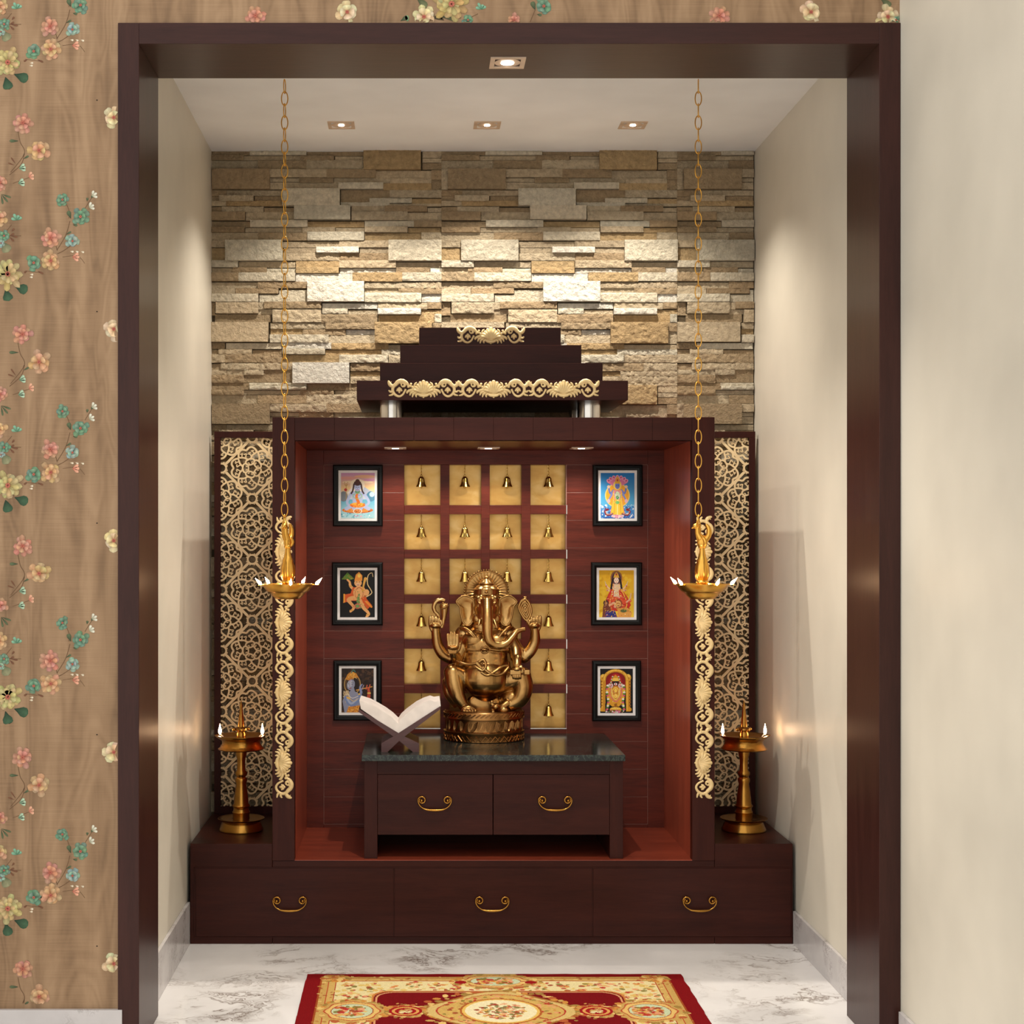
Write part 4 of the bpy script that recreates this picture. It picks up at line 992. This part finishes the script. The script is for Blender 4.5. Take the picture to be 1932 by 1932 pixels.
# shoulders, neck, head
be(bm, (590,800,0), (95,90,90)); be(bm, (1010,800,0), (95,90,90)); be(bm, (800,720,10), (150,90,110)); be(bm, (790,1330,-20), (150,120,150))
be(bm, (802,545,0), (128,165,130)); be(bm, (802,600,-40), (110,110,110)); be(bm, (745,470,-60), (62,62,62)); be(bm, (858,470,-60), (62,62,62)); be(bm, (718,640,-40), (60,60,60)); be(bm, (885,640,-40), (60,60,60))
bt(bm, [(802,470,-95),(802,560,-150),(803,650,-185),(803,740,-200),(812,815,-205),(845,868,-205),(915,890,-200),(985,868,-190),(1040,810,-170),(1085,760,-150),(1150,738,-130)],[66,54,52,52,48,43,40,37,33,28,20], 6, 28)
be(bm,(1152,740,-130),(22,22,22))
bt(bm, [(868,650,-120),(885,700,-150),(895,730,-165)],[20,14,4],3); bt(bm, [(735,650,-120),(724,690,-145),(722,705,-150)],[20,15,8],3)
for sx in (-1,1):
    be(bm, (802+sx*78,520,-112),(22,13,18)); bt(bm,[(802+sx*104,508,-88),(802+sx*78,490,-118),(802+sx*54,505,-132)],[7,11,7],4,8)
# upper pair of arms
bt(bm,[(600,810,10),(540,930,20),(450,1025,20)],[84,70,56],5); bt(bm,[(450,1025,20),(385,985,10),(335,900,0),(318,800,-20),(312,725,-32)],[56,56,52,44,38],5)
bt(bm,[(1000,810,10),(1080,940,20),(1165,1010,20)],[84,74,62],5); bt(bm,[(1165,1010,20),(1225,950,10),(1262,870,0),(1268,800,-20),(1262,725,-32)],[62,58,54,46,38],5)
be(bm,(312,708,-38),(54,58,30)); be(bm,(1258,708,-38),(54,58,30))
for sx,cx in ((-1,312),(1,1262)):
    for i,(du,l) in enumerate(((50,92),(21,84),(-8,80),(-35,74))):
        u = cx+sx*du
        bt(bm,[(cx+sx*du*.5,765,-32),(cx+sx*du*.8,735,-40),(u,705,-46),(u+sx*2,670,-62),(u+sx*1,705-l*0.75,-70),(u-sx*3,705-l,-58)],[18,18,17,16,15,12],4,12)
    bt(bm,[(cx-sx*42,725,-50),(cx-sx*58,690,-70),(cx-sx*52,655,-72)],[15,14,11],3,10)
# raised palm
bt(bm,[(610,830,-20),(560,930,-50),(520,1020,-80)],[84,66,58],5); bt(bm,[(520,1020,-80),(490,985,-140),(478,945,-182)],[56,46,34],5)
be(bm,(475,905,-216),(56,66,20))
for i,(u,tip,lean) in enumerate(((430,760,-6),(458,743,-3),(487,748,2),(514,765,6))):
    bt(bm,[(475+(u-475)*.55,965,-205),(475+(u-475)*.85,915,-218),(u+3,865,-226),(u+lean*.5,820,-228),(u+lean,tip+14,-226)],[20,20,18,16,13],4,12)
bt(bm,[(510,950,-205),(538,905,-215),(542,860,-218)],[20,17,13],3,10)
# lowered hand with the sweet
bt(bm,[(1010,840,-10),(1070,930,-60),(1078,1000,-110)],[86,70,58],5); bt(bm,[(1078,1000,-110),(1085,1040,-165),(1080,1090,-200)],[54,44,36],5)
be(bm,(1078,1110,-210),(50,56,26))
for i,u in enumerate((1044,1066,1088,1110)):
    bt(bm,[(u,1130,-215),(u,1175,-232),(u+2,1212-6*abs(i-1.5),-222)],[14,13,11],3,10)
bt(bm,[(1120,1080,-205),(1134,1120,-222),(1136,1150,-225)],[15,13,10],3,10)
# legs
be(bm,(475,1155,-110),(86,84,84)); be(bm,(1130,1192,-100),(96,94,94)); be(bm,(450,1025,20),(57,57,57)); be(bm,(1165,1012,20),(63,63,63)); be(bm,(640,1250,-20),(104,104,104)); be(bm,(930,1270,-20),(109,109,109)); be(bm,(575,1455,-160),(52,50,52)); be(bm,(520,1022,-85),(58,56,58)); be(bm,(1078,1000,-110),(58,58,58))
bt(bm,[(640,1250,-20),(540,1190,-80),(475,1150,-110)],[105,95,80],5); bt(bm,[(475,1155,-110),(490,1250,-130),(525,1370,-150),(575,1455,-160)],[82,84,72,52],6); be(bm,(450,1230,-50),(58,130,90))
bt(bm,[(440,1220,-40),(455,1350,-40),(540,1460,-60)],[60,66,60],5)
be(bm,(605,1490,-180),(48,32,55)); be(bm,(650,1502,-215),(45,20,40)); 
for i in range(5): be(bm,(578+i*27,1506-(3 if i==4 else 0),-245-(3*i)),(14+(4 if i==4 else 0),17,22),10)
be(bm,(620,1500,-215),(70,24,50))
bt(bm,[(930,1270,-20),(1040,1220,-80),(1130,1190,-100)],[110,105,92],5); bt(bm,[(1130,1190,-100),(1150,1290,-110),(1110,1400,-110),(1000,1470,-120)],[92,92,86,60],6); be(bm,(1160,1300,-30),(76,150,80)); be(bm,(1060,1400,-60),(130,110,100))
bt(bm,[(1000,1440,-140),(930,1480,-180),(880,1480,-210)],[44,36,34],4); be(bm,(878,1465,-215),(42,55,34))
for i in range(5): be(bm,(842+i*3,1418+i*24,-236),(19,12,16),10)
be(bm,(960,1500,-200),(40,20,30))
be(bm,(770,1470,-60),(180,55,120))
# sacred thread, belt
body = obj('body', bm, BRONZE, st); remesh(body, 0.0017, 3)
bm = NB()
for off in (0,24):
    bt(bm,[(548,735,-60),(590,738-off*.3,-110),(650+off*.2,785-off*.6,-150),(705+off*.5,850-off*.3,-152),(745+off*.2,905,-155)],[13]*5,5,8)
    bt(bm,[(1050,725,-60),(1005,725+off*.3,-110),(945-off*.3,775+off*.4,-140),(885-off*.3,850+off*.3,-150),(845,890+off*.2,-152)],[13]*5,5,8)
be(bm,(778,930,-160),(46,46,18)); tube(bm,[P(778+34*math.cos(a),930+34*math.sin(a),-176) for a in np.linspace(0,2*PI,17)[:-1]],8*SS_,8,closed=True); be(bm,(778,930,-178),(15,15,12),12)
bt(bm,[(830,925,-158),(920,935,-140),(1000,930,-100)],[22,24,20],5,8)
bt(bm,[(470,1020,-110),(590,1065,-190),(690,1055,-238),(760,1020,-240),(785,1075,-256),(750,1120,-262),(690,1085,-250)],[12,12,14,15,15,15,9],6,8)
bt(bm,[(760,1100,-258),(830,1150,-264),(900,1165,-250),(960,1140,-222),(1000,1085,-196),(940,1085,-226),(870,1130,-254),(800,1165,-266),(740,1135,-262)],[14]*9,6,8)
bt(bm,[(700,1050,-236),(745,1100,-256)],[28,16],4,8)
o=obj('sacred_cord', bm, BRONZE, st, smooth=60)
# ears
def ear(sg):
    out = [(675,455),(620,428),(570,428),(512,478),(545,530),(556,600),(575,672),(605,706),(645,700),(672,650),(682,560)]
    cen = (632,560)
    bm = NB(); ns = 5
    q = spline(out+[out[0]], 4)[:-1]
    rings_f = []; rings_b = []
    for k in range(ns+1):
        t = k/ns; f_ = []; b_ = []
        for p in q:
            u = cen[0]+(p[0]-cen[0])*t; v = cen[1]+(p[1]-cen[1])*t
            if sg > 0: u = 802+(802-u)
            d = -30+30*(1-t*t) if t < 0.98 else -34
            f_.append(bm.verts.new(P(u,v,-30+ (22*(1-t**2.5)) - (10 if 0.75<t<0.95 else 0)))); b_.append(bm.verts.new(P(u,v,-8+(22*(1-t**2.5)) if t<1 else -18)))
        rings_f.append(f_); rings_b.append(b_)
    m = len(q)
    for k in range(ns):
        for i in range(m):
            bm.faces.new((rings_f[k][i],rings_f[k][(i+1)%m],rings_f[k+1][(i+1)%m],rings_f[k+1][i]))
            bm.faces.new((rings_b[k][i],rings_b[k+1][i],rings_b[k+1][(i+1)%m],rings_b[k][(i+1)%m]))
    for i in range(m): bm.faces.new((rings_f[ns][i],rings_f[ns][(i+1)%m],rings_b[ns][(i+1)%m],rings_b[ns][i]))
    bmesh.ops.remove_doubles(bm, verts=bm.verts, dist=1e-5)
    tube(bm, [P(p[0] if sg<0 else 1604-p[0], p[1], -34) for p in q], 9*SS_, 8, closed=True)
    return obj('ear', bm, BRONZE, st, smooth=60)
ear(-1); ear(1)
# crown
bm = NB()
lathe(bm, [(r*SS_, (438-v)*SS_) for r,v in ((118,440),(126,425),(118,415),(124,400),(118,372),(124,362),(112,355),(104,342),(86,325),(70,318),(78,308),(64,298),(52,285),(36,268),(24,258),(14,256),(20,246),(12,236),(3,232))], P(802,438,10), 48, mod=lambda a,r,z: r*(1+0.025*math.cos(32*a)) if z < 85*SS_ else r)
be(bm,(795,388,-122),(18,26,12),12); be(bm,(795,388,-132),(9,14,8),10)
for i in range(9):
    a = math.radians(200+17.5*i); be(bm,(802+120*math.cos(a),430,10+120*math.sin(a)),(9,9,9),8)
obj('crown', bm, BRONZE, st, smooth=55)
# halo
bm = NB(); seg = 64
lathe_pts = []
n1 = 72
rows = ((0,66),(70,66),(120,62),(170,60),(196,58))
g = []
for k,(r,y) in enumerate(rows):
    g.append([bm.verts.new(P(805+ (r+(0))*math.cos(2*PI*i/n1), 392+r*math.sin(2*PI*i/n1), y+(5 if i%2 else 0)*(k>0))) for i in range(n1)])
bk_ = [bm.verts.new(P(805+196*math.cos(2*PI*i/n1), 392+196*math.sin(2*PI*i/n1), 84)) for i in range(n1)]
for k in range(1,len(rows)-1+1):
    for i in range(n1):
        if k == 1: bm.faces.new((g[0][0],g[1][i],g[1][(i+1)%n1])) if False else None
        if k > 1 : bm.faces.new((g[k-1][i],g[k-1][(i+1)%n1],g[k][(i+1)%n1],g[k][i]))
bm.faces.new(g[1]); bm.faces.new(bk_)
for i in range(n1): bm.faces.new((g[-1][i],g[-1][(i+1)%n1],bk_[(i+1)%n1],bk_[i]))
tube(bm,[P(805+196*math.cos(a),392+196*math.sin(a),62) for a in np.linspace(0,2*PI,49)[:-1]],7*SS_,8,closed=True)
for i in range(52):
    a = 2*PI*i/52; be(bm,(805+210*math.cos(a),392+210*math.sin(a),66),(11,11,11),8)
bmesh.ops.delete(bm, geom=[v for v in bm.verts if not v.link_faces], context='VERTS')
obj('halo', bm, BRONZE, st, smooth=35)
# things held
bm = NB()
bt(bm,[(372,730,-60),(392,640,-50),(398,580,-45),(400,530,-45)],[14,20,30,34],5); be(bm,(395,525,-45),(44,46,36)); 
for i in range(30):
    a=rs.uniform(0,2*PI); r=rs.uniform(0,38); be(bm,(395+r*math.cos(a),525+r*math.sin(a)*1.05,-45-34*math.sqrt(max(0,1-(r/44)**2))),(7,7,6),8)
bt(bm,[(402,470,-45),(360,462,-45),(318,480,-45),(296,530,-45),(308,575,-45),(338,605,-50),(350,640,-55)],[15,19,21,20,18,14,8],6,12); be(bm,(385,465,-45),(24,14,16),12); be(bm,(330,610,-48),(16,14,14),12)
obj('curled_goad', bm, BRONZE, st, smooth=60)
bm = NB()
lz = [(1170,452),(1205,490),(1228,560),(1215,620),(1185,662),(1140,610),(1110,540),(1130,480)]
for sc,yy,rr in ((1.0,-54,12),(0.72,-60,10),(0.45,-62,9),(0.2,-62,9)):
    q=[(1170+(p[0]-1170)*sc,556+(p[1]-556)*sc) for p in lz]
    tube(bm,[P(p[0],p[1],yy) for p in q],rr*SS_,8,closed=True,n=4)
    if sc==1.0:
        qq=spline(q+[q[0]],4)[:-1]; f1=[bm.verts.new(P(p[0],p[1],-54)) for p in qq]; f2=[bm.verts.new(P(p[0],p[1],-36)) for p in qq]; bm.faces.new(f1); bm.faces.new(f2[::-1])
        for i in range(len(qq)): bm.faces.new((f1[i],f2[i],f2[(i+1)%len(qq)],f1[(i+1)%len(qq)]))
be(bm,(1170,440,-45),(20,13,13),12); bt(bm,[(1185,655,-50),(1205,700,-58)],[14,12],2)
obj('lotus_bud', bm, BRONZE, st, smooth=60)
bm = NB(); 
def ub(a,b_,c,d,y0,y1): box(bm, P(a,0)[0], P(b_,0)[0], SD+y0*SS_, SD+y1*SS_, P(0,d)[2], P(0,c)[2], 0.0008)
ub(1015,1112,1118,1160,-250,-190); ub(1150,1198,1118,1160,-240,-180); obj('sweet_bar', bm, BRONZE, st)
# pedestal
bm = NB(); sy = 0.84
lathe(bm, [(r*SS_,(1800-v)*SS_) for r,v in ((372,1800),(382,1795),(380,1735),(388,1722),(388,1708),(370,1700),(362,1640),(368,1592),(386,1586),(386,1570),(380,1560),(382,1530),(372,1518),(366,1512))], (SX-12*SS_,SD,TZ), 96, sy=sy)
def cyl(a, v, r): return (SX-12*SS_+r*SS_*math.cos(a), SD+r*SS_*sy*math.sin(a), TZ+(1800-v)*SS_)
n=26
for i in range(n):
    a=2*PI*i/n; da=2*PI/n
    tube(bm,[cyl(a,1792,384),cyl(a+da/2,1740,382),cyl(a+da,1792,384)],7*SS_,6)
    tube(bm,[cyl(a+da*.5,1792,386),cyl(a+da,1745,384),cyl(a+da*1.4,1790,386)],4*SS_,6)
for i in range(52):
    a=2*PI*i/52; tube(bm,[cyl(a,1565,382),cyl(a+.12,1533,384)],6*SS_,6)
n=26
for i in range(n):
    a=2*PI*i/n
    for kk,(w,h0) in enumerate(((.105,0),(.07,10),(.035,20))):
        tube(bm,[cyl(a-w+.05,1600+h0,366),cyl(a-w+.02,1650,366),cyl(a-w*.7,1690-h0*.6,366),cyl(a,1702-h0,368),cyl(a+w*.7,1685-h0*.6,366),cyl(a+w+.02,1650,366),cyl(a+w+.05,1600+h0,366)],(5.5-kk)*SS_,6,n=3)
obj('pedestal', bm, BRONZE_D, st, smooth=40)

# ================================================================== BOOK ON ITS STAND
BD0, BD1 = 4.70, 4.85
kb = 4.70/F; bx, bz = X(751,4.70), None
def B(px_, py_): return (X(px_,4.70), TZ+(1417-py_)*kb)
bs = thing('book_stand', 'dark wooden folding x-shaped book stand on the granite altar top', 'book stand', (bx,4.77,TZ))
def slant(pts): return [B(*p) for p in pts]
bm = NB(); prism_xz(bm, slant([(675,1334),(678,1342.5),(778,1417),(790,1417),(790,1397)][:0] or [(677,1336),(676,1341),(750,1393),(779,1417),(790.5,1417),(790.5,1401),(757,1384.5)]), BD0-0.004, BD1+0.002); obj('board', bm, STAND, bs)
bm = NB(); prism_xz(bm, slant([(830,1331),(831,1336),(755,1394),(731,1417),(719.5,1417),(719.5,1401),(747,1384.5)]), BD0-0.0055, BD1+0.0035); obj('board', bm, STAND, bs)
bk = thing('open_book', 'thick open book with blank white pages resting on the wooden stand', 'book', (bx,4.77,TZ+0.04))
for nm,poly in (('left',[(750.8,1383.6),(681,1336),(678,1320),(683,1321.5),(697,1326),(712,1334),(727,1343),(740,1352.5),(750.8,1363)]),('right',[(750.8,1383.6),(750.8,1363),(757,1354),(767,1345),(786,1331),(800,1324),(812,1320),(820,1322.5),(830.5,1321),(831.5,1330.8)])):
    bm = NB(); prism_xz(bm, slant(poly), BD0, BD1); obj('page_block', bm, PAPER, bk, smooth=30)
bm = NB(); tube(bm,[(X(750.8,4.70),BD0-0.001,B(0,1384.3)[1]),(X(750.8,4.70),BD1+0.001,B(0,1384.3)[1])],0.0022,8); obj('spine', bm, CARVE, bk)

# ================================================================== OIL LAMPS
def flame_bm(p, d, L_=0.030, w=0.0052):
    bm = NB(); p = Vector(p); d = Vector(d).normalized()
    prof = [(0,.25),(.12,.7),(.28,1.0),(.45,.92),(.65,.6),(.85,.25),(1,.04)]
    tube(bm, [tuple(p+d*L_*t+Vector((0,0,0.12*L_*t*t))) for t,_ in prof], [w*r for _,r in prof], 10)
    return bm
def standing_lamp(label, cx, D, rot):
    t = thing('standing_oil_lamp', label, 'oil lamp', (cx,D,ZT), 'standing brass oil lamps beside the shrine')
    k = D/F
    def pr(l): return [(r*k,(1568-y)*k) for r,y in l]
    bm = NB(); lathe(bm, pr([(41,1568),(42,1565),(39,1560),(38,1556),(35,1551),(38,1548),(43,1546),(44,1544),(42,1543.4),(30,1546),(16,1546),(14,1545)]), (cx,D,ZT), 48); obj('base', bm, BRASS2, t, smooth=50)
    bm = NB(); lathe(bm, pr([(16,1546),(15.5,1538),(17,1533),(15,1530),(14.5,1526),(17,1521),(14,1517),(13.5,1508),(11.5,1492),(9.5,1480),(11.5,1474),(11.5,1470),(8,1467),(11.5,1462),(11.5,1458),(8,1454),(7.5,1440),(8,1432),(10,1426),(11,1418)]), (cx,D,ZT), 32); obj('stem', bm, BRASS2, t, smooth=50)
    bm = NB(); lathe(bm, pr([(9,1419),(30,1416.5),(42,1415),(43.5,1413),(40,1410),(36,1404),(36,1399),(40,1394),(45,1390),(46,1387.5),(43,1387.5),(34,1393),(10,1394)]), (cx,D,ZT), 60,
        mod=lambda a,r,z: r*(1+0.10*max(0,math.cos(2.5*(a-rot)))**8*(1 if (z>(1568-1396)*k and r>30*k) else 0))); obj('bowl', bm, BRASS2, t, smooth=50)
    bm = NB(); lathe(bm, pr([(9,1394),(9,1385),(7,1381),(12,1378),(12,1375),(6.5,1372),(6,1366),(4,1350),(2.6,1336),(3.2,1332),(1.2,1327),(0.3,1322)]), (cx,D,ZT), 20)
    for i in range(4):
        a = i*PI/2+.4; ell(bm, (cx+14*k*math.cos(a), D+14*k*math.sin(a), ZT+(1568-1377)*k),(3.4*k,3.4*k,3.4*k),10)
    obj('finial', bm, BRASS2, t, smooth=50)
    for sx in (-1,1):
        bm = NB(); tube(bm,[(cx+sx*34*k,D,ZT+(1568-1391)*k),(cx+sx*40*k,D,ZT+(1568-1386)*k)],0.0016,6); w = obj('wick', bm, PAPER, t)
        obj('flame', flame_bm((cx+sx*40*k,D,ZT+(1568-1387)*k),(0,0,1),0.031,0.005), FLAME, t, smooth=180, label='bright white-orange flame')
standing_lamp('tall brass standing oil lamp with two flames on the left end of the drawer base', X(455,4.84), 4.84, PI)
standing_lamp('tall brass standing oil lamp with two flames on the right end of the drawer base', X(1403.5,4.84), 4.84, 0)

LD = 4.30; kl = LD/F
link_me = [None]
def hanging_lamp(label, pxc, chpx, angs, birdrot):
    cx, cz = X(pxc,LD), Z(1130,LD)
    t = thing('hanging_oil_lamp', label, 'oil lamp', (cx,LD,cz), 'brass oil lamps hanging on chains')
    def pr(l): return [(r*kl,(1130-y)*kl) for r,y in l]
    bm = NB(); lathe(bm, pr([(20,1130),(24,1129),(30,1123),(33,1118.5),(37,1116.5),(40,1115),(45,1108),(49,1103),(49.5,1101.5),(46,1101.5),(42,1108),(20,1110),(6,1110)]), (cx,LD,cz), 56, mod=None)
    for a in angs:
        d = Vector((math.cos(a),math.sin(a),0))
        tube(bm,[tuple(Vector((cx,LD,cz+(1130-1103.2)*kl))+d*r*kl) for r in (40,48,60)],[0.004,0.0035,0.0012],8,flat=(2,0.5))
    obj('dish', bm, BRASS, t, smooth=50)
    bm = NB(); lathe(bm, pr([(10,1111),(10.5,1104),(11.5,1102),(10,1100.5),(12,1099),(12,1097),(10,1095),(11,1092),(12.8,1086),(13.6,1078),(12.6,1068),(10,1060),(10.6,1058),(8,1052),(6,1044),(5,1036),(6,1033),(5,1031)]), (cx,LD,cz), 40, mod=lambda a,r,z: r*(1+(0.05*math.cos(8*a) if (1130-1094)*kl<z<(1130-1060)*kl else 0)))
    obj('stem', bm, BRASS, t, smooth=50)
    # bird finial with a ring
    bm = NB(); R_ = Matrix.Rotation(birdrot,4,'Z'); T0 = Matrix.Translation((cx,LD,cz+(1130-1033)*kl)) @ R_
    e = lambda c,r,seg=14,rot=None: ell(bm, Vector(c)*kl, [q*kl for q in r], seg, rot=rot, mx=T0)
    tb = lambda pts,rad,n=4: tube(bm,[Vector(p)*kl for p in pts],[r*kl for r in rad],10,n=n,mx=T0)
    e((0,0,10),(10,6.5,14)); e((0,0,2),(8,7,5)); tb([(-3,0,16),(-8,0,26),(-9,0,36),(-13,0,40)],[7,5.5,5,3]); e((-11,0,40),(7,4.5,6)); tb([(-15,0,39),(-20,0,36)],[3,0.8],0); tb([(-9,0,45),(-7,0,51)],[2.4,1],0)
    tb([(6,0,14),(12,0,24),(12,0,36),(7,0,44)],[6,5.5,4.5,2.5]); tb([(2,5.5,18),(6,6.5,10),(3,5,2)],[3,4,2]); tb([(2,-5.5,18),(6,-6.5,10),(3,-5,2)],[3,4,2])
    obj('bird_finial', bm, BRASS, t, smooth=60)
    chx = X(chpx,LD)
    bm = NB(); zr = Z(1000,LD)
    tube(bm,[(chx+0.0075*math.cos(a)*0.9,LD+0.003*math.cos(a),zr+0.030*math.sin(a)) for a in np.linspace(0,2*PI,25)[:-1]],0.0017,8,closed=True)
    tube(bm,[(cx,LD,zr-0.020),(chx,LD,zr-0.027)],0.003,8)
    obj('hanger_ring', bm, BRASS, t, smooth=60)
    z = Z(984,LD); pitch = 22.8*kl; i = 0
    while z < ZC-0.012:
        if link_me[0] is None:
            b2 = NB(); tube(b2,[(6.0*kl*math.cos(a),0,13.2*kl*math.sin(a)) for a in np.linspace(0,2*PI,25)[:-1]],1.05*kl,8,closed=True)
            lo = obj('chain_link', b2, BRASS, None, smooth=180); link_me[0] = lo
        else:
            lo = link_me[0].copy(); C.objects.link(lo)
        lo.parent = t; lo.location = (chx-cx, 0, z-cz); lo.rotation_euler = (0,0,0 if i%2 else math.radians(78))
        ROOTS[lo.name] = Vector((cx,LD,cz)); z += pitch; i += 1
    bm = NB(); lathe(bm,[(0.016,0),(0.018,-0.004),(0.008,-0.010),(0.003,-0.02)],(chx,LD,ZC),20); obj('ceiling_hook', bm, BRASS, t, smooth=50)
    for a in angs:
        d = Vector((math.cos(a),math.sin(a),0)); p = Vector((cx,LD,cz+(1130-1102.5)*kl))+d*53*kl
        obj('flame', flame_bm(p, (d.x*0.75,d.y*0.75,0.62), 0.025, 0.0043), FLAME, t, smooth=180, label='bright white-orange flame')
dg = math.radians
hanging_lamp('brass chain-hung oil lamp with five flames in front of the left shrine pillar', 543, 537, [dg(-a) for a in (8,80,152,224,296)], dg(62))
hanging_lamp('brass chain-hung oil lamp with bird finial in front of the right shrine pillar', 1325, 1317.5, [dg(-a) for a in (0,72,144,216,288)], dg(-10))

# ================================================================== RUG
W_, L_ = 104.0, 67.0
cv = Canvas(416,268,W_,L_,(120,8,14))
G1c,G2c,CR,DR,TL = (186,150,84),(150,98,44),(214,200,150),(128,10,18),(186,196,160)
rng = random.Random(5)
flor = [(170,40,40),(196,120,60),(120,110,50),(214,150,110),(150,60,40),(206,170,90)]
def band(x0,y0,col):
    cv.poly([(x0,y0),(W_-x0,y0),(W_-x0,L_-y0),(x0,L_-y0)],col)
band(4.0,2.6,(150,70,30)); band(4.6,3.0,G1c); band(6.2,4.4,(170,60,40)); band(6.6,4.7,(194,160,92)); cv.dots(900,(4,2.6,100,64.4),[(150,70,40),(210,180,110),(170,120,60)],.25,.7,77,lambda x,y: (min(x,104-x)<8.2 or min(y,67-y)<6.6)); band(8.2,6.6,(160,50,34)); band(8.6,7.0,CR)
cv.dots(2400,(9,7.4,95,59.6),flor+[(206,176,100)]*2,.3,1.0,3,lambda x,y: (abs(x-52)>33 or abs(y-33.5)>17.5) and (math.sin(x*1.1)+math.sin(y*1.3+1)>-.7))
# inner red field with rounded corners and a cord line
def rrect(hx,hy,r,col):
    dx = np.maximum(np.abs(cv.x-52)-(hx-r),0); dy = np.maximum(np.abs(cv.y-33.5)-(hy-r),0)
    cv.put(np.hypot(dx,dy)<=r, col)
rrect(33.5,17.6,5,(190,120,60)); rrect(32.9,17.0,5,(120,30,24)); rrect(32.4,16.5,5,(206,150,104)); rrect(31.9,16.0,4.6,(112,7,14))
def lobed(cx,cy,rx,ry,n,amp,col):
    a = np.arctan2((cv.y-cy)/ry,(cv.x-cx)/rx); r = np.hypot((cv.x-cx)/rx,(cv.y-cy)/ry)
    cv.put(r <= 1+amp*np.cos(n*a), col)
def fringe(cx,cy,rx,ry,n,seed,r0=.5,r1=1.4):
    rr_ = random.Random(seed)
    for i in range(n):
        a = 2*PI*i/n; k = rr_.uniform(.94,1.1); cv.ell(cx+rx*k*math.cos(a),cy+ry*k*math.sin(a),rr_.uniform(r0,r1),rr_.uniform(r0,r1),rr_.choice([G1c,(214,180,110),(190,130,60),(170,90,50),(150,120,60)]))
def medallion(cx,cy,rx,ry,inner,seed):
    fringe(cx,cy,rx*1.25,ry*1.25,46,seed); lobed(cx,cy,rx*1.22,ry*1.22,8,.06,G1c); lobed(cx,cy,rx*1.08,ry*1.08,8,.05,(170,70,44)); lobed(cx,cy,rx*1.02,ry*1.02,8,.04,(212,176,104)); cv.ell(cx,cy,rx*.84,ry*.84,(150,60,36)); cv.ell(cx,cy,rx*.8,ry*.8,inner)
    cv.dots(80,(cx-rx*.6,cy-ry*.5,cx+rx*.5,cy+ry*.5),flor,.35,1.1,seed)
lobed(52,33.5,18.6,16.4,4,.09,G2c); fringe(52,33.5,18.9,16.8,70,1)
lobed(52,33.5,17.6,15.4,4,.09,(200,172,108)); lobed(52,33.5,15.6,13.6,4,.07,(170,50,40)); lobed(52,33.5,15.2,13.2,4,.07,(194,160,88))
cv.dots(420,(36,19,68,48),flor+[G1c]*2,.3,.9,14,lambda x,y: 9.6<math.hypot(x-52,y-33.5)<15)
cv.ell(52,33.5,10.6,10.6,(166,90,40)); cv.ell(52,33.5,10,10,(214,176,90)); cv.ell(52,33.5,9.2,9.2,(222,212,172)); cv.dots(260,(44,26,60,41),flor+[(110,110,60)],.3,.8,15,lambda x,y: math.hypot(x-52,y-33.5)<6.6)
for sx in (-1,1):
    medallion(52+sx*38.2,33.5,6.6,7.2,TL,20+sx); fringe(52+sx*24.5,33.5,4.6,4.6,26,7); cv.ell(52+sx*24.5,33.5,4.3,4.3,(150,20,26)); cv.ell(52+sx*24.5,33.5,3.5,3.5,(206,150,80),ring=.22); cv.dots(20,(52+sx*24.5-1.6,31.9,52+sx*24.5+1.6,35.1),[CR,G1c],.3,.7,9)
    cv.dots(60,(52+sx*24.5-6,27,52+sx*24.5+6,40),[(196,150,80),(150,110,60)],.25,.6,19,lambda x,y: 4.8<math.hypot(x-52-sx*24.5,y-33.5)<7)
    for sy_ in (-1,1):
        fringe(52+sx*44,33.5+sy_*29,3.2,2.4,30,33); fringe(52+sx*44,33.5+sy_*29,1.8,1.3,16,34)
for sy_ in (-1,1):
    medallion(52,33.5+sy_*26.5,8.4,5.0,TL,40+sy_)
    for sx in (-1,1): cv.ell(52+sx*9.6,33.5+sy_*25.5,1.7,1.4,(140,14,20)); fringe(52+sx*9.8,33.5+sy_*25.5,2.5,2.2,16,5,.3,.8)
RX0, RY1 = -0.298, 4.283
def RP(u,v):
    x = RX0+1.04*u; y = RY1-0.67*v
    e = min(u,1-u)*1.04; e2 = min(v,1-v)*.67
    x += 0.0018*math.sin(v*41)*(1 if e < 0.002 else 0); y += 0.0014*math.sin(u*57)*(1 if e2 < 0.002 else 0)
    return (x, y, 0.008+0.0004*math.sin(u*31)*math.sin(v*23))
ro = color_grid('rug', cv, RP, RUG, None, back=(0,0,-0.0078))
tag(ro, 'red oriental rug with gold and cream medallions on the marble floor', 'rug')

# ================================================================== LIGHT AND CAMERA
w = bpy.data.worlds.new('room_air'); bpy.context.scene.world = w; w.use_nodes = True
bgn = w.node_tree.nodes['Background']; bgn.inputs['Color'].default_value = (1,0.965,0.91,1); bgn.inputs['Strength'].default_value = 1.3
cam = bpy.data.cameras.new('camera'); co = bpy.data.objects.new('camera', cam); C.objects.link(co)
co.location = (0,0,H); co.rotation_euler = (PI/2,0,0)
cam.sensor_width = 36; cam.lens = 36*F/1932; cam.shift_x = (966-U0)/1932; cam.shift_y = (V0-966)/1932
cam.clip_start = 0.05
sc = bpy.context.scene; sc.camera = co
sc.view_settings.view_transform = 'Standard'; sc.view_settings.look = 'None'; sc.view_settings.exposure = 0.2; sc.view_settings.gamma = 1.0
sc.view_settings.use_curve_mapping = False
